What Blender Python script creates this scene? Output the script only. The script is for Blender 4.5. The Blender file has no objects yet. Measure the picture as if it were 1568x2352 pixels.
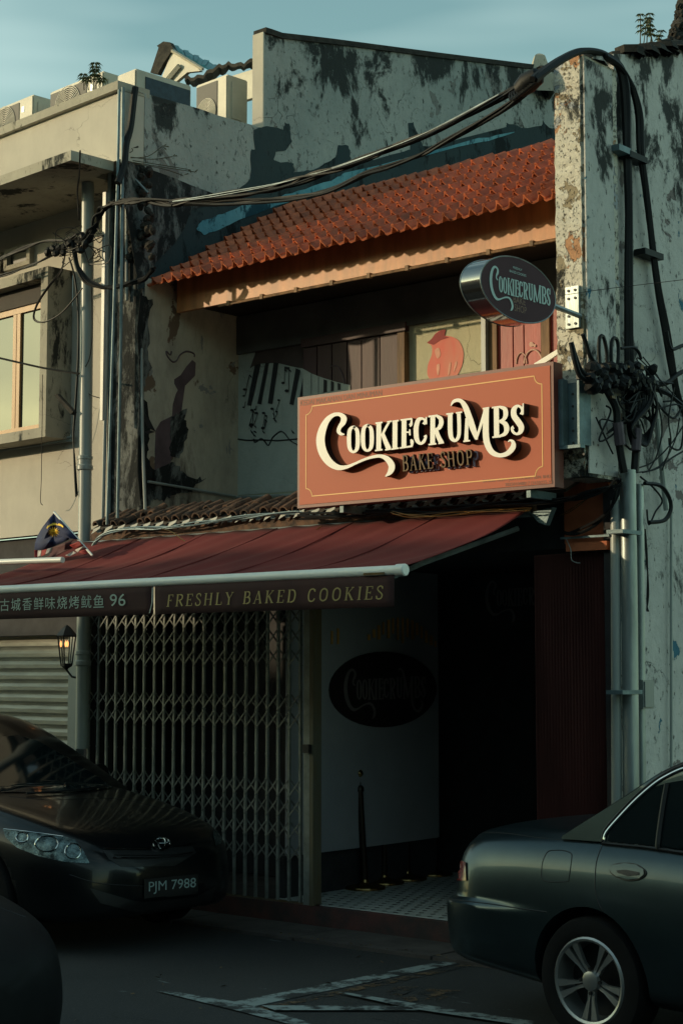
import bpy, bmesh, math, random
import numpy as np
from mathutils import Vector, Matrix
from mathutils.bvhtree import BVHTree
R = random.Random(7)
sc = bpy.context.scene
C = sc.collection
# ---------------------------------------------------------------- camera, sky, sun, exposure
CAM = Vector((0.0, -9.1, 1.8))
YAW, PITCH, FPX = math.radians(40.8), math.atan(365 / 3900), 3900.0
cd = bpy.data.cameras.new('camera'); cam = bpy.data.objects.new('camera', cd); C.objects.link(cam)
cam.location = CAM; cam.rotation_euler = (math.pi / 2 + PITCH, 0, YAW)
cd.sensor_fit = 'HORIZONTAL'; cd.sensor_width = 24.0; cd.lens = 24.0 * FPX / 1568
cd.clip_start = 0.1; cd.clip_end = 2000
sc.camera = cam
KY, AX = 0.35, 1.15                       # sunlight runs (AX, 1, -KY): from the left, low, onto the street fronts
SUN_DIR = Vector((AX, 1.0, -KY)).normalized()
ELEV = math.asin(-SUN_DIR.z)
w = bpy.data.worlds.new('World'); sc.world = w; w.use_nodes = True
nt = w.node_tree; nt.nodes.clear()
wo = nt.nodes.new('ShaderNodeOutputWorld'); bg = nt.nodes.new('ShaderNodeBackground')
sky = nt.nodes.new('ShaderNodeTexSky'); sky.sky_type = 'NISHITA'; sky.sun_disc = False
sky.sun_elevation = ELEV
sky.sun_rotation = math.atan2(-SUN_DIR.x, -SUN_DIR.y)      # compass bearing of the sun from +Y
sky.air_density = 1.0; sky.dust_density = 1.0; sky.ozone_density = 1.5
tint = nt.nodes.new('ShaderNodeMix'); tint.data_type = 'RGBA'; tint.blend_type = 'MULTIPLY'
tint.inputs[0].default_value = 1.0; tint.inputs[7].default_value = (1.01, 1.14, 0.80, 1)
# thin high cloud
tc = nt.nodes.new('ShaderNodeTexCoord'); mp = nt.nodes.new('ShaderNodeMapping')
mp.inputs['Scale'].default_value = (1.2, 1.2, 7.0); mp.inputs['Rotation'].default_value = (0.10, 0.12, 0.3)
cn = nt.nodes.new('ShaderNodeTexNoise'); cn.inputs['Scale'].default_value = 1.7; cn.inputs['Detail'].default_value = 3
cr = nt.nodes.new('ShaderNodeValToRGB'); cr.color_ramp.elements[0].position = 0.44; cr.color_ramp.elements[1].position = 0.80
cm = nt.nodes.new('ShaderNodeMix'); cm.data_type = 'RGBA'; cm.inputs[7].default_value = (4.1, 5.2, 4.9, 1)
cmul = nt.nodes.new('ShaderNodeMath'); cmul.operation = 'MULTIPLY'; cmul.inputs[1].default_value = 0.70
L = nt.links.new
L(tc.outputs['Generated'], mp.inputs[0]); L(mp.outputs[0], cn.inputs['Vector']); L(cn.outputs[0], cr.inputs[0])
L(cr.outputs[0], cmul.inputs[0]); L(sky.outputs[0], tint.inputs[6]); L(tint.outputs[2], cm.inputs[6]); L(cmul.outputs[0], cm.inputs[0])
L(cm.outputs[2], bg.inputs[0]); L(bg.outputs[0], wo.inputs[0])
bg.inputs[1].default_value = 0.13
sl = bpy.data.lights.new('sun', 'SUN'); sl.energy = 2.0; sl.angle = math.radians(0.6); sl.color = (1.0, 0.80, 0.50)
so = bpy.data.objects.new('sun', sl); C.objects.link(so); so.rotation_euler = SUN_DIR.to_track_quat('-Z', 'Y').to_euler()
so.location = (-20, -20, 20)
vs = sc.view_settings; vs.view_transform = 'Standard'; vs.look = 'None'; vs.exposure = 0.66; vs.gamma = 1.0
vs.use_curve_mapping = False
# ---------------------------------------------------------------- pixel -> world
_R = Matrix.Rotation(YAW, 3, 'Z') @ Matrix.Rotation(math.pi / 2 + PITCH, 3, 'X')
def ray(px, py): return _R @ Vector(((px - 784) / FPX, (1176 - py) / FPX, -1.0))
def PX(px, py, X): r = ray(px, py); return CAM + r * ((X - CAM.x) / r.x)
def PY(px, py, Y): r = ray(px, py); return CAM + r * ((Y - CAM.y) / r.y)
def PZ(px, py, Z): r = ray(px, py); return CAM + r * ((Z - CAM.z) / r.z)
# ---------------------------------------------------------------- mesh building
class MB:
    def __init__(s): s.v = []; s.f = []; s.m = []; s.mi = 0
    def add(s, vs, fs):
        n = len(s.v); s.v += [tuple(v) for v in vs]; s.f += [tuple(i + n for i in f) for f in fs]; s.m += [s.mi] * len(fs); return s
    def box(s, x0, x1, y0, y1, z0, z1, M=None):
        vs = [Vector((x, y, z)) for x in (x0, x1) for y in (y0, y1) for z in (z0, z1)]
        if M is not None: vs = [M @ v for v in vs]
        return s.add(vs, [(0, 1, 3, 2), (4, 6, 7, 5), (0, 4, 5, 1), (2, 3, 7, 6), (0, 2, 6, 4), (1, 5, 7, 3)])
    def prism(s, pts, off):
        off = Vector(off); n = len(pts); a = [Vector(p) for p in pts]; b = [p + off for p in a]
        s.add(a + b, [tuple(range(n - 1, -1, -1)), tuple(range(n, 2 * n))] + [(i, (i + 1) % n, n + (i + 1) % n, n + i) for i in range(n)]); return s
    def tube(s, pts, r, n=6, cap=True):
        pts = [Vector(p) for p in pts]
        if not hasattr(r, '__len__'): r = [r] * len(pts)
        rings = []; up = Vector((0.13, 0.21, 1)).normalized()
        for i, p in enumerate(pts):
            d = (pts[min(i + 1, len(pts) - 1)] - pts[max(i - 1, 0)])
            if d.length < 1e-9: d = Vector((0, 0, 1))
            d.normalize()
            a = d.cross(up)
            if a.length < 0.05: a = d.cross(Vector((1, 0, 0)))
            a.normalize(); b = d.cross(a); up = a.cross(d)
            rings += [p + (a * math.cos(2 * math.pi * k / n) + b * math.sin(2 * math.pi * k / n)) * r[i] for k in range(n)]
        fs = [(i * n + k, i * n + (k + 1) % n, (i + 1) * n + (k + 1) % n, (i + 1) * n + k) for i in range(len(pts) - 1) for k in range(n)]
        if cap: fs += [tuple(range(n - 1, -1, -1)), tuple((len(pts) - 1) * n + k for k in range(n))]
        return s.add(rings, fs)
    def lathe(s, prof, o, ax=(0, 0, 1), n=20):
        ax = Vector(ax).normalized(); q = ax.to_track_quat('Z', 'Y').to_matrix(); o = Vector(o); vs = []
        for r, h in prof: vs += [o + q @ Vector((r * math.cos(2 * math.pi * k / n), r * math.sin(2 * math.pi * k / n), h)) for k in range(n)]
        fs = [(i * n + k, i * n + (k + 1) % n, (i + 1) * n + (k + 1) % n, (i + 1) * n + k) for i in range(len(prof) - 1) for k in range(n)]
        return s.add(vs, fs)
    def mesh(s, name, mats, loc=(0, 0, 0), smooth=False):
        me = bpy.data.meshes.new(name); l = Vector(loc)
        me.from_pydata([Vector(v) - l for v in s.v], [], s.f)
        for m in (mats if isinstance(mats, (list, tuple)) else [mats]): me.materials.append(m)
        me.polygons.foreach_set('material_index', s.m)
        bm = bmesh.new(); bm.from_mesh(me); bmesh.ops.recalc_face_normals(bm, faces=bm.faces); bm.to_mesh(me); bm.free()
        if smooth:
            me.polygons.foreach_set('use_smooth', [True] * len(me.polygons))
            try: me.set_sharp_from_angle(angle=math.radians(38))
            except Exception: pass
        me.update(); return me
    def obj(s, name, mats, parent=None, smooth=False, loc=None, label=None, local=False):
        # world-coordinate geometry is stored relative to the parent's origin
        pl = Vector((0, 0, 0))
        if parent is not None and not local: pl = Vector(parent.get('_o', (0, 0, 0)))
        base = pl if loc is None else Vector(loc)
        o = bpy.data.objects.new(name, s.mesh(name, mats, base, smooth)); C.objects.link(o)
        if parent is not None: o.parent = parent; o.location = base - pl
        else: o.location = base
        o['_o'] = tuple(base)
        if label: o['label'] = label
        return o
def thing(name, label, cat, loc=(0, 0, 0), group=None, rz=0.0):
    o = bpy.data.objects.new(name, None); C.objects.link(o); o.location = loc; o.rotation_euler = (0, 0, rz)
    o.empty_display_size = 0.1; o['_o'] = tuple(loc); o['label'] = label; o['category'] = cat
    if group: o['group'] = group
    return o
def tag(o, label, cat, group=None):
    o['label'] = label; o['category'] = cat
    if group: o['group'] = group
    return o
def struct(o): o['kind'] = 'structure'; return o
def cr_spline(pts, k=6, closed=False):
    P = [np.array(p, float) for p in pts]; n = len(P); out = []
    for i in range(n if closed else n - 1):
        g = (lambda j: P[j % n]) if closed else (lambda j: P[max(0, min(n - 1, j))])
        p0, p1, p2, p3 = g(i - 1), g(i), g(i + 1), g(i + 2)
        for t in np.linspace(0, 1, k, endpoint=False):
            out.append(0.5 * ((2 * p1) + (-p0 + p2) * t + (2 * p0 - 5 * p1 + 4 * p2 - p3) * t * t + (-p0 + 3 * p1 - 3 * p2 + p3) * t ** 3))
    if not closed: out.append(P[-1])
    return out
def curve(pts, k=6): return [Vector(p) for p in cr_spline(pts, k)]
# ---------------------------------------------------------------- materials
def nodes(name):
    m = bpy.data.materials.new(name); m.use_nodes = True; n = m.node_tree; b = n.nodes['Principled BSDF']; return m, n, b
def c4(c): return (c[0], c[1], c[2], 1)
def nz(n, vec, scale, detail=6, rough=0.6, dist=0.0):
    t = n.nodes.new('ShaderNodeTexNoise'); t.inputs['Scale'].default_value = scale; t.inputs['Detail'].default_value = detail
    t.inputs['Roughness'].default_value = rough; t.inputs['Distortion'].default_value = dist; n.links.new(vec, t.inputs['Vector']); return t.outputs[0]
def rmp(n, val, a, b):
    t = n.nodes.new('ShaderNodeMapRange'); t.inputs[1].default_value = a; t.inputs[2].default_value = b; n.links.new(val, t.inputs[0]); return t.outputs[0]
def mixc(n, fac, a, b):
    t = n.nodes.new('ShaderNodeMix'); t.data_type = 'RGBA'
    if isinstance(fac, (int, float)): t.inputs[0].default_value = fac
    else: n.links.new(fac, t.inputs[0])
    for i, x in ((6, a), (7, b)):
        if isinstance(x, (tuple, list)): t.inputs[i].default_value = c4(x)
        else: n.links.new(x, t.inputs[i])
    return t.outputs[2]
def mth(n, op, a, b):
    t = n.nodes.new('ShaderNodeMath'); t.operation = op
    for i, x in ((0, a), (1, b)):
        if isinstance(x, (int, float)): t.inputs[i].default_value = x
        else: n.links.new(x, t.inputs[i])
    return t.outputs[0]
def pos(n, scale=(1, 1, 1)):
    g = n.nodes.new('ShaderNodeNewGeometry'); m = n.nodes.new('ShaderNodeMapping'); m.inputs['Scale'].default_value = scale
    n.links.new(g.outputs['Position'], m.inputs[0]); return m.outputs[0]
def bump(n, b, h, strength, dist=0.01):
    t = n.nodes.new('ShaderNodeBump'); t.inputs['Strength'].default_value = strength; t.inputs['Distance'].default_value = dist
    n.links.new(h, t.inputs['Height']); n.links.new(t.outputs[0], b.inputs['Normal'])
def pm(name, col, rough=0.7, metal=0.0, var=0.25, scale=6, col2=None, bmp=0.15, rnd=0.0, streak=1.0, spec=0.5, coat=0.0):
    m, n, b = nodes(name); v = pos(n, (1, 1, 1 / streak)); f = nz(n, v, scale, 8)
    c2 = col2 or tuple(x * (1 - var) for x in col); c1 = tuple(min(1, x * (1 + var * 0.6)) for x in col)
    out = mixc(n, rmp(n, f, 0.35, 0.65), c2, c1)
    if rnd:
        oi = n.nodes.new('ShaderNodeObjectInfo'); out = mixc(n, mth(n, 'MULTIPLY', oi.outputs['Random'], rnd), out, tuple(x * 0.35 for x in col))
    n.links.new(out, b.inputs['Base Color']); b.inputs['Roughness'].default_value = rough; b.inputs['Metallic'].default_value = metal
    b.inputs['Specular IOR Level'].default_value = spec
    b.inputs['Coat Weight'].default_value = coat; b.inputs['Coat Roughness'].default_value = 0.06
    if bmp: bump(n, b, nz(n, v, scale * 8, 4), bmp)
    return m
def plaster(name, base, base2, dirt, th=0.55, s=1.6, streak=2.2, zg=None, ky=0.0, peel=None, bmp=0.5, wash=0.3, fine=0.60, soft=0.05, kx=0.0, cl=0.0):
    m, n, b = nodes(name); v = pos(n); vs_ = pos(n, (1, 1, 1 / streak))
    col = mixc(n, rmp(n, nz(n, v, 1.1, 5), 0.35, 0.65), base, base2)
    col = mixc(n, mth(n, 'MULTIPLY', rmp(n, nz(n, vs_, s * 3.1, 6, 0.7), 0.45, 0.75), wash), col, tuple(0.5 * (x + y) for x, y in zip(dirt, base2)))
    h = nz(n, v, 22, 6, 0.7)
    if peel:
        for pth, psc, pcol in peel:
            pk = rmp(n, nz(n, v, psc, 7, 0.62, 0.4), pth, pth + 0.012)
            col = mixc(n, pk, col, pcol); h = mth(n, 'SUBTRACT', h, mth(n, 'MULTIPLY', pk, 0.8))
    md = nz(n, vs_, s, 14, 0.72, 0.3)
    if cl: md = mth(n, 'ADD', md, mth(n, 'MULTIPLY', mth(n, 'SUBTRACT', nz(n, v, 0.95, 3), 0.5), cl))
    if zg:
        g = n.nodes.new('ShaderNodeNewGeometry'); sx = n.nodes.new('ShaderNodeSeparateXYZ'); n.links.new(g.outputs['Position'], sx.inputs[0])
        zz = mth(n, 'SUBTRACT', sx.outputs[2], mth(n, 'MULTIPLY', sx.outputs[1], ky)); zz = mth(n, 'SUBTRACT', zz, mth(n, 'MULTIPLY', sx.outputs[0], kx))
        for a, bb, amt in zg:
            t = n.nodes.new('ShaderNodeMapRange'); t.inputs[1].default_value = a; t.inputs[2].default_value = bb; t.inputs[4].default_value = amt
            n.links.new(zz, t.inputs[0]); md = mth(n, 'ADD', md, t.outputs[0])
    k = rmp(n, md, th, th + soft)
    sp = rmp(n, nz(n, vs_, s * 9, 8, 0.75), fine + 0.02, fine + 0.06)
    k = mth(n, 'MAXIMUM', k, mth(n, 'MULTIPLY', sp, 0.85))
    col = mixc(n, mth(n, 'MULTIPLY', k, 0.93), col, dirt)
    ck = n.nodes.new('ShaderNodeTexVoronoi'); ck.feature = 'DISTANCE_TO_EDGE'; ck.inputs['Scale'].default_value = 1.3
    wp = n.nodes.new('ShaderNodeVectorMath'); wp.operation = 'ADD'; nn = n.nodes.new('ShaderNodeTexNoise'); nn.inputs['Scale'].default_value = 2.0; nn.inputs['Detail'].default_value = 8
    n.links.new(v, nn.inputs['Vector']); n.links.new(v, wp.inputs[0]); n.links.new(nn.outputs[1], wp.inputs[1]); n.links.new(wp.outputs[0], ck.inputs['Vector'])
    cf = mth(n, 'SUBTRACT', 1.0, rmp(n, ck.outputs[0], 0.0, 0.006)); cf = mth(n, 'MULTIPLY', cf, rmp(n, nz(n, v, 0.9, 3), 0.5, 0.6))
    col = mixc(n, mth(n, 'MULTIPLY', cf, 0.7), col, tuple(x * 0.7 for x in dirt))
    n.links.new(col, b.inputs['Base Color']); b.inputs['Roughness'].default_value = 0.9; b.inputs['Specular IOR Level'].default_value = 0.2
    h = mth(n, 'SUBTRACT', h, mth(n, 'MULTIPLY', k, 0.35)); h = mth(n, 'SUBTRACT', h, cf)
    bump(n, b, h, bmp, 0.012); return m
def emi(name, col, s):
    m, n, b = nodes(name); b.inputs['Base Color'].default_value = c4(col); b.inputs['Emission Color'].default_value = c4(col); b.inputs['Emission Strength'].default_value = s; return m
BLK = (0.012, 0.016, 0.017)
m_white = plaster('aged_white_limewash', (0.38, 0.39, 0.37), (0.28, 0.31, 0.30), BLK, th=0.565, s=2.5, streak=1.6, cl=0.42, soft=0.06, zg=[(6.0, 6.95, 0.13), (4.5, 5.6, -0.04)], ky=0.19, fine=0.565, peel=[(0.62, 3.0, (0.20, 0.20, 0.19))], bmp=0.8)
m_pier = plaster('peeling_pier_plaster', (0.70, 0.64, 0.52), (0.56, 0.54, 0.47), BLK, th=0.60, s=4.6, streak=1.2, zg=[(4.9, 4.2, 0.03), (3.6, 2.9, 0.06)], fine=0.545,
                 peel=[(0.575, 3.2, (0.40, 0.42, 0.44)), (0.63, 4.6, (0.46, 0.25, 0.14)), (0.59, 7.0, (0.30, 0.25, 0.17))], bmp=1.0)
m_side = plaster('weathered_grey_side_wall', (0.62, 0.60, 0.56), (0.52, 0.51, 0.48), BLK, th=0.565, s=2.7, streak=1.7, cl=0.38, soft=0.06, zg=[(4.6, 5.9, 0.11), (3.4, 2.6, -0.05)], fine=0.572, peel=[(0.61, 2.4, (0.22, 0.19, 0.18)), (0.655, 5.0, (0.06, 0.17, 0.24))], bmp=0.8)
m_nb = plaster('neighbour_cream_render', (0.52, 0.49, 0.42), (0.44, 0.41, 0.36), (0.10, 0.09, 0.07), th=0.68, s=2.0, fine=0.66, wash=0.18, bmp=0.2)
m_slab = plaster('stained_concrete_slab', (0.42, 0.40, 0.33), (0.32, 0.30, 0.25), BLK, th=0.545, s=2.4, fine=0.59, bmp=0.3)
m_mould = plaster('black_mouldy_plaster', (0.20, 0.21, 0.20), (0.12, 0.13, 0.13), (0.006, 0.008, 0.009), th=0.435, s=4.2, fine=0.55, bmp=0.8, soft=0.08)
m_mural = plaster('grimy_mural_wall', (0.50, 0.46, 0.37), (0.38, 0.35, 0.29), (0.055, 0.04, 0.032), th=0.57, s=1.8, zg=[(3.75, 3.25, 0.10)], fine=0.70, wash=0.65, bmp=0.35, peel=[(0.60, 2.0, (0.17, 0.12, 0.085)), (0.63, 4.0, (0.24, 0.24, 0.23))], soft=0.12)
m_back = plaster('verandah_back_wall', (0.42, 0.40, 0.28), (0.36, 0.36, 0.26), (0.10, 0.09, 0.07), th=0.72, s=1.6, fine=0.72, wash=0.3, bmp=0.2)
m_navy = plaster('navy_waterproof_paint', (0.030, 0.050, 0.058), (0.040, 0.056, 0.060), (0.008, 0.012, 0.014), th=0.53, s=2.5, fine=0.58, bmp=0.3)
m_teal = plaster('light_blue_flashing_paint', (0.20, 0.42, 0.48), (0.05, 0.20, 0.27), (0.01, 0.04, 0.06), th=0.52, s=4, fine=0.58, bmp=0.3)
m_tile = pm('terracotta_tile', (0.52, 0.125, 0.042), 0.62, var=0.45, scale=7, rnd=0.42, bmp=0.3)
m_oldtile = pm('old_mossy_tile', (0.14, 0.075, 0.045), 0.9, var=0.7, scale=14, rnd=0.6, bmp=0.5, col2=(0.02, 0.02, 0.02))
m_fasc = pm('varnished_fascia_wood', (0.50, 0.20, 0.066), 0.5, var=0.3, scale=9, streak=6, bmp=0.1)
m_dark = pm('dark_timber', (0.030, 0.022, 0.017), 0.8)
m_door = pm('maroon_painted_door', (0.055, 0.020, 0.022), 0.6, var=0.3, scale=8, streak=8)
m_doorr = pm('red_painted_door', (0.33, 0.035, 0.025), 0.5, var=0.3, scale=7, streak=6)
m_jamb = pm('worn_brown_jamb', (0.20, 0.11, 0.05), 0.7, var=0.6, scale=14, streak=8)
m_cable = pm('black_cable_rubber', (0.008, 0.009, 0.010), 0.55, var=0.3, bmp=0.1, spec=0.22)
m_galv = pm('galvanised_steel', (0.30, 0.34, 0.34), 0.42, 0.7, var=0.35, scale=7, streak=5, bmp=0.1)
m_pvc = pm('grey_pvc_pipe', (0.27, 0.30, 0.29), 0.38, var=0.2, scale=3, streak=6, bmp=0.03)
m_silver = pm('shiny_aluminium_trunking', (0.42, 0.42, 0.40), 0.5, 0.1, var=0.1, bmp=0.02)
m_steelblue = pm('blue_grey_painted_steel', (0.13, 0.19, 0.21), 0.5, 0.3, var=0.3, scale=9)
m_awn = pm('maroon_awning_canvas', (0.135, 0.012, 0.012), 0.85, var=0.2, scale=2.0, bmp=0.08)
m_val = pm('dark_maroon_valance', (0.040, 0.012, 0.012), 0.85, var=0.2, scale=3, bmp=0.05)
m_bar = pm('white_powder_coated_bar', (0.80, 0.82, 0.78), 0.35, var=0.05, scale=3, bmp=0.02)
m_asph = None
m_kerb = pm('red_painted_kerb', (0.085, 0.030, 0.026), 0.8, var=0.5, scale=5, bmp=0.4, col2=(0.04, 0.03, 0.03))
m_apron = pm('worn_concrete_apron', (0.075, 0.065, 0.062), 0.9, var=0.4, scale=4, bmp=0.4)
m_sign = pm('orange_sign_print', (0.40, 0.064, 0.015), 0.6, var=0.06, scale=0.8, bmp=0.0)
m_signr = pm('dark_red_sign_rim', (0.14, 0.030, 0.020), 0.5, var=0.1, bmp=0.0)
m_letw = pm('white_acrylic_letter', (0.82, 0.80, 0.72), 0.5, var=0.03, bmp=0.0)
m_letb = pm('black_letter_return', (0.010, 0.009, 0.009), 0.5, var=0.1, bmp=0.0)
m_gold = pm('gold_print', (0.75, 0.42, 0.11), 0.5, var=0.05, bmp=0.0)
m_goldd = pm('aged_gold_letter', (0.11, 0.058, 0.010), 0.6, 0.1, var=0.5, scale=30, bmp=0.1)
m_lilac = pm('pale_lilac_letter_side', (0.42, 0.33, 0.40), 0.4, var=0.1, bmp=0)
m_grey = pm('grey_print', (0.15, 0.075, 0.05), 0.6, var=0.05, bmp=0)
m_gate = pm('grey_green_gate_steel', (0.23, 0.245, 0.225), 0.5, 0.2, var=0.3, scale=9, bmp=0.1)
m_rust = pm('rusty_gate_post', (0.10, 0.095, 0.07), 0.7, 0.2, var=0.6, scale=5, col2=(0.13, 0.08, 0.025), streak=4, bmp=0.3)
m_rshut = pm('grey_roller_shutter', (0.33, 0.32, 0.27), 0.5, 0.2, var=0.2, scale=4, streak=0.2, bmp=0.05)
m_bshut = pm('brown_folding_shutter', (0.15, 0.055, 0.048), 0.5, 0.1, var=0.3, scale=6, streak=6)
m_orange = pm('orange_painted_plaster', (0.46, 0.13, 0.055), 0.8, var=0.2, scale=5, bmp=0.3)
m_ac = pm('aircon_cream_casing', (0.44, 0.42, 0.34), 0.5, var=0.15, scale=4, bmp=0.03)
m_acg = pm('aircon_dark_grille', (0.045, 0.045, 0.042), 0.6, var=0.1)
m_acs = pm('aircon_navy_fins', (0.020, 0.035, 0.050), 0.5, 0.4, var=0.3, scale=20)
m_leaf = pm('weed_leaf', (0.11, 0.14, 0.06), 0.7, var=0.4, scale=20, bmp=0)
m_stem = pm('weed_stem', (0.07, 0.06, 0.035), 0.8)
m_moss = pm('dead_black_moss', (0.030, 0.027, 0.022), 0.95, var=0.6, scale=12, bmp=0.6)
m_wood = pm('honey_window_frame', (0.42, 0.24, 0.10), 0.5, var=0.2, scale=8, streak=8)
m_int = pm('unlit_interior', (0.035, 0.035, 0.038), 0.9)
m_panel = pm('slate_grey_partition', (0.36, 0.37, 0.40), 0.7, var=0.12, scale=1.5, bmp=0.02)
m_ovalm = pm('black_plum_oval_board', (0.020, 0.013, 0.014), 0.5, var=0.1, bmp=0)
m_dimlet = pm('dim_grey_lettering', (0.20, 0.17, 0.17), 0.5, var=0.1, bmp=0)
m_brass = pm('aged_brass', (0.30, 0.20, 0.08), 0.25, 0.9, var=0.2, bmp=0.02)
m_pole = pm('dark_bronze_pole', (0.045, 0.035, 0.028), 0.3, 0.7, bmp=0.02)
m_ovf = pm('plum_oval_sign_face', (0.085, 0.046, 0.054), 0.8, var=0.08, scale=2, bmp=0, spec=0.15)
m_chrome = pm('polished_oval_rim', (0.30, 0.31, 0.31), 0.12, 0.95, var=0.05, bmp=0)
m_blet = pm('pale_blue_lettering', (0.40, 0.52, 0.50), 0.5, var=0.05, bmp=0)
m_cop = pm('dull_copper_lettering', (0.20, 0.085, 0.05), 0.5, var=0.05, bmp=0)
m_car1 = pm('black_car_paint', (0.004, 0.005, 0.006), 0.28, 0.0, var=0.1, bmp=0, coat=0.35, spec=0.25)
m_car2 = pm('blue_grey_car_paint', (0.034, 0.056, 0.066), 0.28, 0.75, var=0.10, scale=5, bmp=0.01, coat=0.25)
m_glass = pm('tinted_car_glass', (0.006, 0.012, 0.014), 0.06, 0.0, var=0.1, bmp=0, spec=0.3)
m_rub = pm('tyre_rubber', (0.008, 0.008, 0.009), 0.9, spec=0.2)
m_rim = pm('silver_alloy_rim', (0.40, 0.41, 0.41), 0.32, 0.8, var=0.15, bmp=0.03)
m_blkpl = pm('black_plastic', (0.012, 0.012, 0.013), 0.5, bmp=0)
m_chr = pm('bright_chrome', (0.6, 0.62, 0.62), 0.12, 1.0, var=0.05, bmp=0)
m_lamp = pm('clear_headlamp_lens', (0.12, 0.17, 0.18), 0.10, 0.75, var=0.7, scale=22, col2=(0.01, 0.02, 0.025), bmp=0.5)
m_red = pm('red_lamp_lens', (0.16, 0.010, 0.010), 0.2, bmp=0, coat=0.5)
m_plate = pm('plate_white_digits', (0.32, 0.42, 0.42), 0.6, bmp=0)
m_lat = pm('lattice_steel', (0.15, 0.16, 0.15), 0.5, 0.2, var=0.3, scale=9, bmp=0.1)
XL, XR, XP = -9.96, -5.57, -5.79
def WX(mb, px, X, t): return mb.prism([PX(a, b, X) for a, b in px], (-t, 0, 0))
def WY(mb, px, Y, t): return mb.prism([PY(a, b, Y) for a, b in px], (0, t, 0))
# ---------------------------------------------------------------- ground
m, n, b = nodes('street_asphalt'); v = pos(n)
col = mixc(n, rmp(n, nz(n, v, 0.7, 8), 0.3, 0.7), (0.018, 0.020, 0.022), (0.034, 0.036, 0.038))
col = mixc(n, rmp(n, nz(n, v, 60, 3), 0.55, 0.75), col, (0.065, 0.065, 0.065))
col = mixc(n, rmp(n, nz(n, pos(n, (1, 5, 1)), 1.8, 12, 0.75), 0.635, 0.66), col, (0.16, 0.20, 0.21))
n.links.new(col, b.inputs['Base Color']); b.inputs['Roughness'].default_value = 0.85; bump(n, b, nz(n, v, 90, 4), 0.5, 0.01)
m_asph = m
struct(MB().add([(-200, -200, 0), (200, -200, 0), (200, 200, 0), (-200, 200, 0)], [(0, 1, 2, 3)]).obj('road', m_asph))
ap = MB(); gx = [-16 + i * 1.17 for i in range(14)]
for a, c in zip(gx, gx[1:]): ap.box(a + .01, c - .01, -0.55, -0.062, -0.1, 0.022 + R.uniform(0, .006))
struct(ap.obj('gutter_apron', m_apron))
struct(MB().box(-16, -3, -0.06, 0.0, -0.2, 0.155).obj('kerb', m_kerb))
struct(MB().box(-16, -3, 0.0, 6.0, -0.2, 0.150).obj('walkway_floor', m_apron))
def mark(name, polys, mat, z):
    o = MB()
    for p in polys: o.add([PZ(x, y, z) for x, y in p], [tuple(range(len(p)))])
    return struct(o.obj(name, mat))
def paint(name, col, thr=0.60):
    m, n, b = nodes(name); v = pos(n); f = nz(n, v, 5, 12, 0.75)
    col = mixc(n, rmp(n, f, 0.47, 0.55), col, (0.028, 0.030, 0.032)); n.links.new(col, b.inputs['Base Color']); b.inputs['Roughness'].default_value = 0.8
    n.links.new(mth(n, 'SUBTRACT', 1.0, rmp(n, nz(n, v, 9, 14, 0.8), thr, thr + .05)), b.inputs['Alpha']); return m
m_pw, m_po = paint('worn_white_road_paint', (0.26, 0.31, 0.31)), paint('worn_orange_road_paint', (0.13, 0.08, 0.042), 0.48)
mark('road_marking', [[(525, 2304), (1109, 2190), (1130, 2197), (560, 2317)]], m_pw, 0.004)
mark('road_marking', [[(570, 2320), (1132, 2199), (1152, 2204), (650, 2313), (600, 2324)]], m_po, 0.004)
mark('road_marking', [[(360, 2277), (385, 2276), (560, 2305), (720, 2352), (700, 2362), (540, 2321)]], m_pw, 0.008)
mark('road_marking', [[(600, 2310), (960, 2312), (960, 2321), (630, 2321)]], m_pw, 0.0115)
mark('road_marking', [[(775, 2280), (800, 2281), (970, 2308), (1230, 2347), (1215, 2358), (950, 2318)]], m_pw, 0.015)
mark('road_marking', [[(883, 2282), (905, 2268), (960, 2266), (950, 2275), (915, 2290)], [(965, 2270), (1058, 2276), (1020, 2296), (975, 2298), (985, 2288), (960, 2282)], [(920, 2293), (950, 2286), (960, 2299), (940, 2303)]], m_po, 0.004)
crk = MB()
for k in range(9):
    x, y = R.uniform(-8, -3.6), R.uniform(-3.6, -.8); P = [Vector((x, y, .002))]
    for i in range(14): P.append(P[-1] + Vector((R.uniform(.02, .14), R.uniform(-.07, .07), 0)))
    for p, q in zip(P, P[1:]): wv = R.uniform(.002, .006); crk.add([p, q, q + Vector((0, wv, 0)), p + Vector((0, wv * .8, 0))], [(0, 1, 2, 3)])
struct(crk.obj('road_crack', pm('crack_black', (0.006, 0.006, 0.007), 0.95, bmp=0)))
lit = MB()
for k in range(120):
    p = Vector((R.uniform(-9, -3.4), R.choice([R.uniform(-.56, -.5), R.uniform(-4.5, -.6)]), .030)); s_ = R.uniform(.008, .024); t = R.uniform(0, 6)
    d1_, d2_ = Vector((math.cos(t), math.sin(t), R.uniform(-.2, .3))) * s_, Vector((-math.sin(t), math.cos(t), R.uniform(0, .3))) * s_ * .5; p.z = .006 if p.y < -.57 else .032; lit.add([p - d1_, p - d2_, p + d1_, p + d2_ + Vector((0, 0, .004))], [(0, 1, 2), (0, 2, 3)])
o = lit.obj('leaf_litter', pm('dry_leaf', (0.13, 0.09, 0.05), 0.9, rnd=0)); o['kind'] = 'stuff'; o['label'] = 'scattered dry leaves and bits of litter on the asphalt'
# ---------------------------------------------------------------- the bakery shophouse
shop = thing('bakery_shophouse', 'old two storey bakery shophouse with orange tile roof, murals and open verandah', 'shophouse', (-8.0, 0.0, 0.0))
top = [(268, 199), (318, 209), (455, 248), (500, 264), (598, 291)]
zs = PX(262, 371, XL).z
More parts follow.
